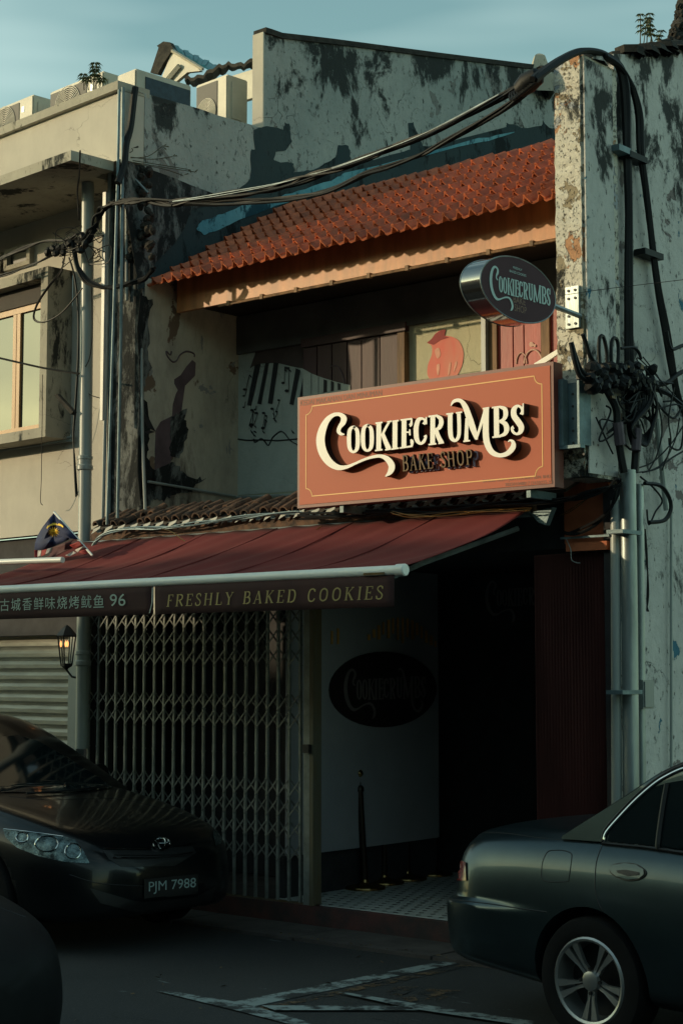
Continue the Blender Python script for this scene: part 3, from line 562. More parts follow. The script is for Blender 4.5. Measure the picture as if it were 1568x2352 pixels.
zwt, zwb = PN(104, 612, -.01).z, PN(100, 1003, -.01).z
x_wr = PN(109, 700, -.01).x
# wall around the window box
MB().box(-17, -10.36, yw, yw + .1, zb1, zwb).obj('wall', m_nb, nb)
MB().box(-17, -10.36, yw, yw + .1, zwt, zsl0 + .02).obj('wall', m_nb, nb)
MB().box(x_wr, -10.36, yw, yw + .1, zwb, zwt).obj('wall', m_nb, nb)
wi = MB(); wi.box(-14.6, x_wr, -.01, .249, zwt - .085, zwt); wi.box(-14.6, x_wr, -.01, .249, zwb, zwb + .085); wi.box(x_wr - .10, x_wr, -.01, .249, zwb + .086, zwt - .086)
win = wi.obj('window', m_slab, nb)
yg = .12; fr = MB()
zi0, zi1 = zwb + .088, zwt - .25
xr_ = x_wr - .103
MB().box(-14.6, xr_, yg - .02, yg + .06, zi1, zwt - .088).obj('lintel', m_dark, win)
for a, c_ in [(xr_ - .045, xr_), (xr_ - .60, xr_ - .55), (xr_ - .54, xr_ - .49), (xr_ - 1.20, xr_ - 1.10)]: fr.box(a, c_, yg, yg + .05, zi0, zi1)
fr.box(-14.6, xr_, yg - .004, yg + .054, zi0 + .001, zi0 + .06); fr.box(-14.6, xr_, yg - .004, yg + .054, zi1 - .055, zi1 - .001)
fr.obj('window_frame', m_wood, win)
m_wg, n, b = nodes('reflective_window_glass'); b.inputs['Base Color'].default_value = (0.03, 0.035, 0.03, 1); b.inputs['Roughness'].default_value = 0.04; b.inputs['Metallic'].default_value = 0.0
b.inputs['Specular IOR Level'].default_value = 1.0; b.inputs['Coat Weight'].default_value = 0.2; b.inputs['Coat IOR'].default_value = 1.5; b.inputs['Coat Roughness'].default_value = 0.02
gw = pos(n); bump(n, b, nz(n, gw, 1.6, 2), 0.07, 0.02)
for a, c_ in [(xr_ - .49, xr_ - .045), (xr_ - 1.10, xr_ - .60), (-14.6, xr_ - 1.20)]: MB().box(a, c_, yg + .02, yg + .03, zi0 + .06, zi1 - .055).obj('pane', m_wg, win)
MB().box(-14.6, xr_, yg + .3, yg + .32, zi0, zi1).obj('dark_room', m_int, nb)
# ventilation blocks above the window
for x0, x1 in [(26, 71), (-40, 4)]:
    a, c_ = PN(x0, 590, yw).x, PN(x1, 590, yw).x; z0_, z1_ = PN(48, 606, yw).z, PN(48, 578, yw).z
    v_ = MB(); v_.box(a - .05, c_ + .05, yw - .05, yw - .001, z1_, z1_ + .04); v_.box(a - .05, c_ + .05, yw - .05, yw - .001, z0_ - .04, z0_); v_.box(a - .05, a, yw - .05, yw - .001, z0_ + .001, z1_ - .001); v_.box(c_, c_ + .05, yw - .05, yw - .001, z0_ + .001, z1_ - .001)
    vb = v_.obj('vent_block', m_slab, nb); MB().box(a, c_, yw - .006, yw - .001, z0_, z1_).obj('opening', m_blkpl, vb)
mb = MB(); mb.tube([PN(-60, 1034, yw - .03), PN(171, 1003, yw - .03)], .012, 6); mb.tube([PN(-60, 1044, yw - .03), PN(171, 1011, yw - .03)], .008, 6); mb.obj('wall_conduit', m_pvc, nb)
# ground floor of the neighbour
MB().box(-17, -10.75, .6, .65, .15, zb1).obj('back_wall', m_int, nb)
MB().box(-17, -10.67, .33, .6, 2.11, zb1 - .01).obj('awning_shade_box', m_int, nb)  # dark box added in place of the awning shade above the shutter
ysh = .40; xsr = PN(160, 1600, ysh).x
sh = MB().box(-15.5, xsr, ysh + .05, ysh + .06, .4, zb1 - .07).obj('roller_shutter', m_rshut, nb)
p_ = .098
slm = MB(); prof = [(0, .000), (.012, -.004), (.030, -.022), (.062, -.024), (.085, -.010), (.094, 0)]
xl_ = -15.5
for (z0_, y0_), (z1_, y1_) in zip(prof, prof[1:]): slm.add([(0, y0_, z0_), (xsr - xl_, y0_, z0_), (xsr - xl_, y1_, z1_), (0, y1_, z1_)], [(0, 1, 2, 3)])
slm = slm.mesh('slat', m_rshut)
for i in range(16):
    o = bpy.data.objects.new('slat', slm); C.objects.link(o); o.parent = sh; o.location = Vector((xl_, ysh + .045, .52 + i * p_)) - Vector(sh['_o'])
MB().box(xsr + .003, xsr + .13, ysh - .02, ysh + .15, .15, zb1 - .07).obj('shutter_post', m_pvc, nb)
# ---------------------------------------------------------------- air conditioners on the flat roof
def aircon(name, label, x0, x1, y0, y1, z0, z1, fan=True, sidepanel=False):
    t = thing(name, label, 'air conditioner', ((x0 + x1) / 2, (y0 + y1) / 2, z0), group='air conditioner units on the flat roof')
    bm = bmesh.new(); bmesh.ops.create_cube(bm, size=1)
    for v_ in bm.verts: v_.co = Vector(((x0 + x1) / 2 + v_.co.x * (x1 - x0), (y0 + y1) / 2 + v_.co.y * (y1 - y0), (z0 + z1) / 2 + v_.co.z * (z1 - z0)))
    bmesh.ops.bevel(bm, geom=list(bm.edges), offset=.012, segments=2, affect='EDGES')
    mb = MB(); bm.verts.ensure_lookup_table(); mb.add([v_.co.copy() for v_ in bm.verts], [tuple(v_.index for v_ in f.verts) for f in bm.faces]); bm.free(); mb.obj('casing', m_ac, t)
    gx0, gx1 = x0 + .02, x0 + (x1 - x0) * .70; cx, cz, rr = (gx0 + gx1) / 2, (z0 + z1) / 2, min((gx1 - gx0), (z1 - z0)) * .46
    if fan:
        MB().box(gx0, gx1, y0 - .006, y0 - .001, z0 + .03, z1 - .03).obj('grille_panel', m_acg, t)
        g = MB()
        for k in range(1, 12):
            g.tube([(cx + rr * k / 11 * math.cos(a), y0 - .014, cz + rr * k / 11 * math.sin(a)) for a in np.linspace(0, 2 * math.pi, 25)], .0035, 4, cap=False)
        g.obj('fan_grille', m_ac, t)
        MB().box(x1 - .17, x1 - .13, y0 - .004, y0 - .001, z0 + .25, z1 - .08).obj('data_plate', m_galv, t)
    if sidepanel:
        MB().box(x1 + .001, x1 + .006, y0 + .10, y1 - .02, z0 + .04, z1 - .05).obj('fin_panel', m_acs, t)
    else:
        MB().box(x1 + .001, x1 + .008, y0 + .05, y0 + .17, z0 + .2, z1 - .06).obj('service_cover', m_ac, t)
    turn(t)
    return t
def acpx(name, label, xa, xb, ytop, ybot, Y, dep, **k):
    p0, p1 = PN(xa, (ytop + ybot) / 2, Y), PN(xb, (ytop + ybot) / 2, Y); zt_ = PN((xa + xb) / 2, ytop, Y).z
    aircon(name, label, p0.x, p1.x, Y, Y + dep, PN((xa + xb) / 2, ybot, Y).z, zt_, **k)
acpx('aircon_unit', 'leftmost cream air conditioner on the roof edge, cut by the frame', -25, 75, 236, 330, .12, .32)
acpx('aircon_unit', 'wide cream air conditioner with round grille behind the small roof weed', 114, 236, 186, 290, .12, .34)
acpx('aircon_unit', 'large air conditioner with dark navy fin side above the corner pipes', 268, 311, 164, 300, .10, .60, fan=False, sidepanel=True)
acpx('aircon_unit', 'tall sunlit air conditioner standing against the high white wall', 449, 521, 182, 330, 1.30, .25)
turn(nb)
# ---------------------------------------------------------------- broken gable roof piece behind
gb = thing('gable_roof', 'dilapidated small gable roof with teal metal sheets behind the air conditioners', 'roof', tuple(PY(420, 180, 2.2)))
Yg = 2.2
mb = MB(); mb.prism([PY(a, b_, Yg) for a, b_ in [(345, 166), (364, 108), (360, 104), (375, 94), (390, 96), (398, 112), (390, 122), (372, 150), (362, 170)]], (0, .05, 0)); mb.obj('bargeboard', m_moss, gb)
mb = MB(); mb.prism([PY(a, b_, Yg + .02) for a, b_ in [(392, 112), (440, 140), (460, 162), (430, 165), (400, 190), (372, 175), (390, 130)]], (0, .04, 0)); mb.obj('gable_wall', m_ac, gb)
mb = MB(); mb.tube([PY(395, 115, Yg), PY(466, 158, Yg)], .018, 4); mb.tube([PY(412, 150, Yg), PY(385, 182, Yg)], .03, 4); mb.obj('rafter', m_slab, gb)
mb = MB(); a0, a1 = PY(380, 95, Yg), PY(398, 113, Yg)
k_ = 10
for i in range(k_):
    u0, u1 = i / k_, (i + 1) / k_; q = lambda u: (PY(386 + 118 * u, 96 + 56 * u, Yg + 1.0 * u), PY(400 + 90 * u, 112 + 50 * u, Yg + .4 * u))
    (p0, p1), (p2, p3) = q(u0), q(u1); zz = Vector((0, 0, .015 if i % 2 else -.01)); mb.add([p0, p2 + zz, p3 + zz, p1, p0 - Vector((0, 0, .02)), p2 - Vector((0, 0, .02)), p3 - Vector((0, 0, .02)), p1 - Vector((0, 0, .02))], [(0, 1, 2, 3), (7, 6, 5, 4), (0, 4, 5, 1), (3, 2, 6, 7)])
mb.obj('teal_metal_sheet', pm('teal_metal_roofing', (0.05, 0.22, 0.25), 0.5, 0.2, var=0.3), gb)
mb = MB(); N = 22; pr = []
for i in range(N + 1):
    u = i / N; s_ = math.sin(i * 1.9) * R.uniform(.006, .024); a_, c_ = PY(424 + 158 * u, 176 - 46 * u + 5 * math.sin(u * 9), 1.9), PY(430 + 150 * u, 190 - 44 * u + 6 * math.sin(u * 7), 2.6 - .4 * u)
    pr.append((a_ + Vector((0, 0, s_)), c_ + Vector((0, 0, s_))))
for (a_, c_), (d_, f_) in zip(pr, pr[1:]): mb.add([a_, d_, f_, c_, a_ - Vector((0, 0, .035)), d_ - Vector((0, 0, .035)), f_ - Vector((0, 0, .035)), c_ - Vector((0, 0, .035))], [(0, 1, 2, 3), (7, 6, 5, 4), (0, 4, 5, 1)])
mb.obj('corrugated_sheet', m_moss, gb)
MB().box(PY(500, 160, 1.9).x, PY(580, 160, 1.9).x, 1.95, 2.0, PY(540, 230, 1.9).z, PY(540, 165, 1.9).z).obj('soffit_board', m_ac, gb)
# ---------------------------------------------------------------- pipes at the left corner
def pipe(name, label, cat, px, Y, r_, mat, group=None, n_=12, collars=(), X=None, **k):
    mb = MB(); P = [PY(a, b_, Y) if X is None else PX(a, b_, X) for a, b_ in px]; x, y = P[0].x, P[0].y
    t = thing(name, label, cat, tuple(P[-1]), group=group); mb.tube(P, r_, n_); mb.obj('pipe', mat, t, smooth=True)
    for cy in collars:
        f = (cy - px[0][1]) / (px[-1][1] - px[0][1]); c_ = P[0].lerp(P[-1], f)
        m2 = MB(); m2.lathe([(r_, .075), (r_ * 1.22, .07), (r_ * 1.22, .045), (r_ * 1.12, .04), (r_ * 1.12, .0), (r_ * 1.28, -.01), (r_ * 1.28, -.04), (r_, -.05)], c_, n=16); m2.obj('collar', mat, t, smooth=True)
    return t
pipe('drainpipe', 'thick grey drainpipe with collars running down the left shop corner', 'drainpipe', [(202, 420), (200, 700), (196, 1078), (190, 1520), (188, 1720)], -.10, .052, m_pvc, n_=18, collars=(1078, 1522))
G = 'thin pipes at the left corner'
p0 = PY(241, 440, -.06); p1 = PY(229, 965, -.06)
mb = MB(); mb.prism([PY(236, 440, -.20), PY(243, 440, -.20), PY(235, 965, -.20), PY(229, 965, -.20)], (0, .03, 0)); tag(mb.obj('trunking', m_silver), 'bright sunlit silver trunking strip beside the drainpipe', 'trunking')
pipe('conduit', 'grey conduit directly right of the silver trunking strip', 'conduit', [(252, 395), (243, 900), (236, 1200)], -.05, .016, m_pvc, n_=8)
pipe('conduit', 'pale metal conduit in the middle of the left corner pipes', 'conduit', [(274, 205), (270, 420), (262, 700), (246, 1205)], -.30, .012, m_steelblue, n_=8)
pipe('conduit', 'tall conduit rising to the roof right of the corner parapet', 'conduit', [(283, 200), (281, 420), (278, 760), (270, 1190)], -.26, .013, m_steelblue, n_=8)
pipe('conduit', 'short conduit ending at the left end of the tile roof', 'conduit', [(291, 390), (291, 690)], -.03, .014, m_pvc, n_=8)
pipe('conduit', 'thin dark conduit behind the silver trunking', 'conduit', [(256, 440), (251, 1180)], -.02, .014, m_steelblue, n_=8)
pipe('conduit', 'pale pipe running down the mural wall and branching right', 'conduit', [(325, 800), (327, 1000), (334, 1178)], -.012, .013, m_pvc, n_=8)
mb = MB(); mb.tube([PX(340, 1106, XL + .03), PX(540, 1140, XL + .03)], .012, 6); mb.tube([PY(545, 1142, 1.06), PY(690, 1136, 1.06)], .012, 6); tag(mb.obj('conduit', m_pvc), 'horizontal pale pipe low on the mural wall', 'conduit')
mb = MB(); mb.tube(curve([PX(a, b_, XL + .045) for a, b_ in [(311, 200), (307, 230), (300, 290), (290, 330), (285, 380), (270, 420)]], 5), .028, 8); tag(mb.obj('cable_hose', m_cable, smooth=True), 'fat black corrugated hose climbing over the roof corner', 'cable')
mb = MB(); mb.tube([PY(288, 387, -.1), PY(341, 443, -.1)], .010, 5); tag(mb.obj('bracket_rod', m_galv), 'thin slanted grey rod in front of the mouldy corner', 'rod')
# ---------------------------------------------------------------- overhead cables
def cable(label, px, Y0, Y1, r_, mat=None, strands=1, spread=.0, name='cable', group=None, sag=0, X=None, cat='cable', n_=5):
    mb = MB(); base = cr_spline(px, 6); N = len(base)
    for s_ in range(strands):
        ph = R.uniform(0, 6.28); P = []
        for i, q in enumerate(base):
            u = i / (N - 1); off = spread * math.sin(ph + u * (7 + 3 * s_)) ; o2 = spread * math.cos(ph + u * (6 + 2 * s_))
            p = PY(q[0], q[1], Y0 + (Y1 - Y0) * u) if X is None else PX(q[0], q[1], X)
            P.append(p + Vector((o2 * .5, o2, off)))
        mb.tube(P, r_ * R.uniform(.8, 1.15), n_)
    return tag(mb.obj(name, mat or m_cable, smooth=True), label, cat, group)
main1 = [(1200, 196), (1148, 224), (1000, 298), (879, 346), (758, 392), (646, 426), (517, 449), (400, 466)]
main2 = [(1205, 212), (1148, 254), (1020, 326), (964, 358), (899, 381), (839, 399), (758, 437), (678, 455), (557, 463), (470, 466), (395, 468)]
cable('upper bundle of black overhead cables crossing the white wall', main1, -.42, -.30, .0095, strands=7, spread=.022)
cable('pale sunlit wire lying on the upper cable bundle', [(a, b_ - 5) for a, b_ in main1[1:]], -.44, -.33, .004, mat=m_galv, strands=2, spread=.012)
cable('lower bundle of black overhead cables sagging over the tile roof', main2, -.42, -.30, .010, strands=5, spread=.016)
cable('black cables from the mouldy corner down to the left tangle', [(400, 467), (330, 462), (290, 462), (255, 466), (232, 485), (215, 520), (200, 548), (180, 560)], -.30, -.28, .011, strands=7, spread=.022)
cable('low black cable looping under the tile roof end', [(170, 555), (175, 600), (195, 640), (225, 655), (262, 658), (300, 650), (330, 640), (352, 615)], -.28, -.16, .012, strands=4, spread=.014)
cable('pale and black cables running left across the cream wall', [(180, 540), (150, 548), (100, 556), (50, 572), (0, 596), (-40, 610)], -.28, -.20, .008, strands=4, spread=.016)
cable('cable bundle skirting the vent block on the left wall', [(185, 570), (130, 580), (80, 604), (30, 625), (-30, 640)], -.25, -.20, .007, strands=3, spread=.012)
cable('hanging black cable loop in front of the window corner', [(150, 575), (140, 620), (110, 660), (85, 700), (78, 730), (92, 740), (115, 735), (145, 715), (175, 680), (190, 660)], -.25, -.22, .006, strands=2, spread=.006)
cable('thin black wire ring above the cable tangle', [(128, 548), (130, 530), (150, 522), (175, 525), (187, 545), (180, 570), (160, 580), (135, 572), (128, 552)], -.3, -.28, .0045)
cable('thin black wire ring inside the left tangle', [(150, 540), (165, 532), (180, 545), (178, 565), (160, 572), (148, 556), (155, 540)], -.32, -.28, .004)
cable('black wire dropping along the drainpipe', [(160, 590), (172, 640), (178, 720), (178, 830), (174, 930), (170, 1000), (172, 1060), (176, 1140)], -.18, -.16, .007, strands=2, spread=.006)
cable('thin black wire bowing beside the drainpipe', [(210, 650), (212, 760), (206, 820), (193, 850), (192, 885), (205, 905), (230, 914)], -.17, -.10, .004)
cable('slack black rod across the window panes', [(-10, 820), (50, 834), (110, 847), (182, 858)], -.30, -.28, .010)
cable('thin black rod hanging from the slab edge', [(184, 345), (182, 400), (178, 440), (181, 505)], -.62, -.40, .007)
cable('thin wire hanging below the window', [(98, 860), (97, 960), (96, 1020), (95, 1100), (93, 1150), (98, 1160)], -.03, .22, .003)
mb = MB(); mb.prism([PY(a, b_, -.2) for a, b_ in [(124, 908), (130, 904), (168, 945), (162, 952)]], (0, .04, 0)); tag(mb.obj('wall_bracket', m_moss), 'short dark slanted bracket on the cream wall beside the drainpipe', 'bracket')
# dark lumpy tangle of joints at the left
def lumps(label, pts, Y, name, cat, mat=m_cable, X=None):
    mb = MB()
    for px, py, r_ in pts:
        c_ = PY(px, py, Y + R.uniform(-.03, .03)) if X is None else PX(px, py, X)
        rr = r_ / 3900 * 13; d_ = Vector((R.uniform(-1, 1), R.uniform(-.3, .3), R.uniform(-.6, .6))).normalized()
        mb.tube([c_ - d_ * rr * 1.3, c_ - d_ * rr * .4, c_ + d_ * rr * .4, c_ + d_ * rr * 1.3], [rr * .5, rr, rr, rr * .5], 7)
    return tag(mb.obj(name, mat), label, cat)
lumps('black tangle of cable joints fixed over the window corner', [(110, 578, 9), (122, 570, 9), (135, 572, 10), (148, 566, 9), (160, 558, 9), (170, 552, 8), (128, 582, 8), (145, 580, 8), (190, 545, 10), (196, 560, 9), (205, 532, 9), (185, 575, 8)], -.28, 'cable_joint', 'cable')
for i in range(18):
    cx, cy = R.uniform(110, 235), R.uniform(535, 600)
    cable('stray thin wire curling out of the left cable tangle', [(cx + R.uniform(-28, 28), cy + R.uniform(-24, 24)) for k in range(4)], -.30, -.26, .0045, group='stray wires of the left tangle', n_=4)
# mass of dark growth and cables in the corner above the tile roof
lumps('black overgrown cable mass in the corner above the roof end', [(R.uniform(296, 350), R.uniform(385, 600), R.uniform(6, 12)) for i in range(46)], -.05, 'overgrowth', 'growth', mat=m_moss)
def wisps(label, pts, X=None, Y=None):
    mb = MB()
    for a, c_, d_ in pts:
        q = cr_spline([a, c_, d_], 4); mb.tube([PX(p[0], p[1], X) for p in q], .0035, 4)
        e = PX(d_[0], d_[1], X)
        for k in range(3): v_ = Vector((0, R.uniform(-.01, .07), R.uniform(-.02, .03))); mb.add([e, e + v_ + Vector((0, 0, .008)), e + v_ * 1.2 - Vector((0, 0, .006))], [(0, 1, 2)])
    return tag(mb.obj('dry_vine', m_stem), label, 'plant')
wisps('dry hanging creeper stems on the left side wall', [((300, 362), (340, 358), (372, 336)), ((300, 360), (350, 365), (395, 359)), ((305, 368), (370, 378), (430, 388)), ((305, 372), (380, 384), (446, 394)), ((310, 376), (370, 386), (420, 402)), ((298, 350), (305, 345), (302, 340))], X=XL + .05)
# splice near the pier top
sp = thing('cable_splice', 'thick black wrapped cable splice where the overhead bundles join', 'cable', tuple(PY(1210, 190, -.45)))
mb = MB(); mb.tube([PY(1186, 212, -.43), PY(1192, 207, -.43), PY(1210, 190, -.43), PY(1236, 172, -.43), PY(1243, 166, -.43)], [.02, .055, .07, .055, .02], 10); mb.obj('sleeve', m_cable, sp, smooth=True)
for k in range(9):
    a_ = PY(1188 + k * 5.5, 208 - k * 4.4, -.43); mb = MB(); mb.tube([a_ + Vector((.055 * math.cos(t), .055 * math.sin(t) * .8, .07 * math.sin(t) + .0)) for t in np.linspace(0, 2 * math.pi, 13)], .009, 5); mb.obj('binding', m_cable, sp)
big = [(1225, 182), (1245, 166), (1289, 136), (1330, 118), (1361, 117), (1392, 126), (1419, 148), (1432, 184), (1437, 239), (1439, 341), (1441, 480), (1442, 620), (1444, 794), (1446, 891), (1450, 979), (1458, 1020)]
def xcable(label, px, X, r_, strands=1, spread=0, mat=None, Xs=None, group=None, n_=6):
    mb = MB(); base = cr_spline(px, 6); N = len(base)
    for s_ in range(strands):
        ph = R.uniform(0, 6.28); P = []
        for i, q in enumerate(base):
            u = i / (N - 1); p = PX(q[0], q[1], (X if Xs is None else X + (Xs - X) * min(1, u * 3)))
            P.append(p + Vector((spread * math.sin(ph + 9 * u) * .6, spread * math.cos(ph + 7 * u), 0)))
        mb.tube(P, r_, n_)
    return tag(mb.obj('cable', mat or m_cable, smooth=True), label, 'cable', group)
# the arc over the pier is in front of the pier top, then drops on the side wall
xcable('thick black cable arching over the pier and dropping straight down it', big, XR + .02 - .0, .020, strands=3, spread=.014)
xcable('thick black cable leaning outward down the right side wall', [(1388, 128), (1420, 150), (1446, 185), (1460, 225), (1468, 270), (1470, 341), (1480, 426), (1497, 574), (1513, 678), (1529, 759), (1541, 829), (1552, 886), (1566, 930), (1580, 960)], XR + .03, .018, strands=3, spread=.012)
for (x0, y0, x1, y1, lab) in [(1420, 336, 1447, 333, 'grey cable clamp high on the pier'), (1445, 351, 1485, 349, 'black cable clamp on the right wall below the arch'), (1480, 575, 1522, 575, 'black cable clamp beside the thin wire')]:
    mb = MB(); a_, c_ = PX(x0, y0, XR + .06), PX(x1, y1, XR + .06); mb.box(XR - .02, XR + .065, min(a_.y, c_.y), max(a_.y, c_.y), a_.z - .02, a_.z + .02); tag(mb.obj('cable_clamp', m_steelblue if 'grey' in lab else m_cable), lab, 'clamp')
cable('very thin wire from the oval sign to the right edge', [(1278, 680), (1330, 672), (1400, 662), (1568, 642), (1600, 638)], -.7, -.9, .0022)
# loops and box cluster
Xc = XR + .10
lp = 'stiff black cable loops sticking up from the cable box'
for i, (px, r_) in enumerate([([(1311, 786), (1314, 800), (1320, 830), (1330, 860), (1344, 872)], .016), ([(1313, 790), (1322, 820), (1334, 850), (1350, 868)], .014), ([(1338, 767), (1346, 790), (1354, 815), (1368, 838), (1378, 850)], .014),
                    ([(1377, 835), (1375, 800), (1377, 775), (1384, 772), (1390, 790), (1394, 815), (1394, 840)], .012), ([(1404, 835), (1403, 800), (1406, 780), (1412, 776), (1418, 785), (1420, 810), (1418, 840)], .012), ([(1425, 800), (1440, 798), (1455, 798), (1466, 808), (1472, 825)], .010)]):
    xcable(['leftmost pale-edged cable loop at the pier edge', 'inner twin of the leftmost cable loop', 'second bent cable horn above the black box', 'tall closed cable loop left of the box centre', 'closed cable loop above the box centre', 'short cable arch plugging into the box'][i], px, Xc, r_, group=None)
jb = thing('junction_box', 'long black telephone junction box with cables on the right wall', 'junction box', tuple(PX(1415, 870, XR)))
def bx(px, X0, X1): a_, c_ = PX(px[0], px[1], X1), PX(px[2], px[3], X1); return MB().box(X0, X1, a_.y, c_.y, c_.z, a_.z)
bx((1358, 855, 1450, 888), XR + .01, XR + .12).obj('body', m_blkpl, jb); bx((1440, 862, 1505, 882), XR + .01, XR + .10).obj('body', m_cable, jb)
for q in [(1399, 838, 1408, 845), (1442, 839, 1451, 846), (1470, 836, 1478, 848), (1405, 908, 1414, 916)]: bx(q, XR + .12, XR + .135).obj('yellow_tag', m_goldd, jb)
lumps('black tangle of cable joints around the junction box', [(R.uniform(1352, 1500), R.uniform(842, 895), R.uniform(6, 12)) for i in range(58)], 0, 'cable_joint', 'cable', X=XR + .11)
xcable('fat black cable leaving the box to the left steel pipe', [(1388, 880), (1398, 905), (1412, 940), (1418, 985), (1424, 1020), (1432, 1085)], XR + .10, .024, strands=2, spread=.008)
xcable('fat taped cable feeding the steel pipe', [(1462, 975), (1464, 1000), (1460, 1040), (1457, 1085)], XR + .10, .026)
MB_ = MB(); MB_.tube([PX(1418, 970, XR + .11), PX(1424, 1022, XR + .11)], .033, 8); tag(MB_.obj('tape_wrap', pm('faded_purple_tape', (0.10, 0.075, 0.09), 0.8)), 'faded purple tape wrap on the left feeder cable', 'tape')
MB_ = MB(); MB_.tube([PX(1463, 985, XR + .12), PX(1460, 1035, XR + .12)], .031, 8); tag(MB_.obj('tape_wrap', bpy.data.materials['faded_purple_tape']), 'faded purple tape wrap on the right feeder cable', 'tape')
for i in range(9):
    a_ = R.uniform(-8, 8)
    xcable('drooping black cable coil below the junction box', [(1455 + i * 6, 885), (1468 + i * 3 + a_ * .3, 930), (1462 - i * 1.5, 960 + i * 3), (1475 + i, 1000 + i * 3), (1500 + a_ * .3, 975), (1508, 930), (1500 - i, 890)], XR + .08 + i * .006, .009, group='coils below the junction box')
for i, px in enumerate([[(1500, 885), (1530, 880), (1555, 860), (1575, 850)], [(1505, 890), (1535, 905), (1560, 925), (1580, 940)], [(1510, 925), (1525, 945), (1545, 960), (1560, 945), (1568, 920)], [(1465, 1075), (1500, 1060), (1540, 1020), (1570, 975)], [(1460, 1085), (1495, 1080), (1525, 1060), (1550, 1010), (1560, 960)], [(1475, 1085), (1510, 1075), (1545, 1050), (1580, 1030)], [(1470, 1095), (1500, 1120), (1520, 1150), (1505, 1175), (1490, 1205), (1485, 1170)], [(1480, 1110), (1515, 1115), (1535, 1140), (1540, 1170), (1525, 1195), (1490, 1200)], [(1530, 760), (1540, 800), (1562, 795), (1575, 790)], [(1505, 905), (1520, 980), (1510, 1040), (1490, 1080)], [(1548, 890), (1535, 960), (1540, 1020), (1520, 1080)]]):
    xcable(['thick arm cable running to the right edge', 'cable from the coils to the right edge', 'small loose loop near the right edge', 'long slack wire rising to the right edge', 'second slack wire rising to the right edge', 'lowest slack wire leaving the steel pipe', 'small bowed cable beside the steel pipe', 'large bowed cable right of the steel pipe', 'short cable stub at the upper right edge', 'dangling wire from the coils', 'outer dangling wire near the right edge'][i], px, XR + .07 + .004 * i, [.015, .014, .008, .005, .005, .006, .006, .014, .012, .005, .005][i])
for i in range(14):
    cx, cy = R.uniform(1385, 1530), R.uniform(860, 1000)
    xcable('messy loose wire around the right cable tangle', [(cx + R.uniform(-45, 45), cy + R.uniform(-45, 60)) for k in range(5)], XR + .06 + .004 * i, R.uniform(.004, .009), group='loose wires of the right tangle')
# ---------------------------------------------------------------- steel pipes at the right corner
def xpipe(label, px, X, r_, mat, n_=18, extra=None):
    P = [PX(a, b_, X) for a, b_ in px]; t = thing('steel_pipe', label, 'pipe', tuple(P[-1])); mb = MB(); mb.tube(P, r_, n_, cap=False); mb.tube([P[0], P[0] + Vector((0, 0, -.01))], r_ * .9, n_); mb.obj('pipe', mat, t, smooth=True)
    for yb_ in (extra or []):
        p = PX(px[0][0], yb_, X); MB().box(p.x - r_ - .01, p.x + r_ + .006, p.y - r_ - .10, p.y + r_ + .03, p.z - .012, p.z + .012).obj('strap', m_steelblue, t)
    return t
xpipe('wide galvanised steel pipe holding the feeder cables', [(1441, 1080), (1446, 1450), (1450, 1960)], XR + .075, .050, m_galv, extra=[1224, 1590])
xpipe('narrow galvanised pipe right of the wide steel pipe', [(1468, 1112), (1471, 1500), (1474, 1960)], XR + .05, .026, m_galv)
xpipe('white drainage pipe against the lower pier', [(1413, 1150), (1414, 1450), (1416, 1960)], XR + .0, .032, m_pvc)
mb = MB(); mb.tube([PX(1508, 962, XR + .02), PX(1527, 1150, XR + .02), PX(1530, 1172, XR + .02)], .018, 8); tag(mb.obj('conduit', m_pvc), 'slanted pale conduit high on the right wall', 'conduit')
mb = MB(); mb.tube([PX(1541, 1170, XR + .0), PX(1541, 1960, XR + .0)], .010, 6); tag(mb.obj('conduit', m_pvc), 'thin vertical conduit near the right edge', 'conduit')
xcable('thin black wires hanging beside the narrow pipe', [(1483, 1215), (1484, 1300), (1488, 1380), (1487, 1405)], XR + .05, .004, strands=3, spread=.008)
el = thing('meter_box', 'small grey electrical box on the right wall beside the pipes', 'electrical box', tuple(PX(1497, 1628, XR)))
a_, c_ = PX(1479, 1562, XR + .1), PX(1504, 1628, XR + .1); MB().box(XR - .02, XR + .09, a_.y, c_.y, c_.z, a_.z).obj('body', m_pvc, el); MB().box(XR + .0905, XR + .10, a_.y + .01, c_.y - .01, c_.z + .01, a_.z - .01).obj('lid', m_pvc, el)
# perforated steel bracket on the pier front
ps_ = thing('perforated_bracket', 'large blue grey perforated steel box bracket on the pier front', 'bracket', tuple(PY(1310, 1020, -.45)))
a_, c_ = PY(1284, 880, -.47), PY(1335, 1020, -.47)
mb = MB(); mb.box(a_.x, c_.x, -.43, -.361, c_.z, a_.z); mb.box(a_.x, a_.x + .035, -.49, -.431, c_.z, a_.z + .02); mb.box(c_.x - .015, c_.x, -.49, -.431, c_.z, a_.z); mb.box(a_.x, c_.x, -.485, -.431, c_.z - .02, c_.z - .001); mb.obj('plate', m_steelblue, ps_)
hb = MB()
for i in range(6):
    for j in range(2): hb.lathe([(0.001, .004), (.008, .004), (.009, 0)], (a_.x + .07 + j * .075, -.43, a_.z - .07 - i * .075), (0, -1, 0), 8)
hb.obj('bolt', m_blkpl, ps_)
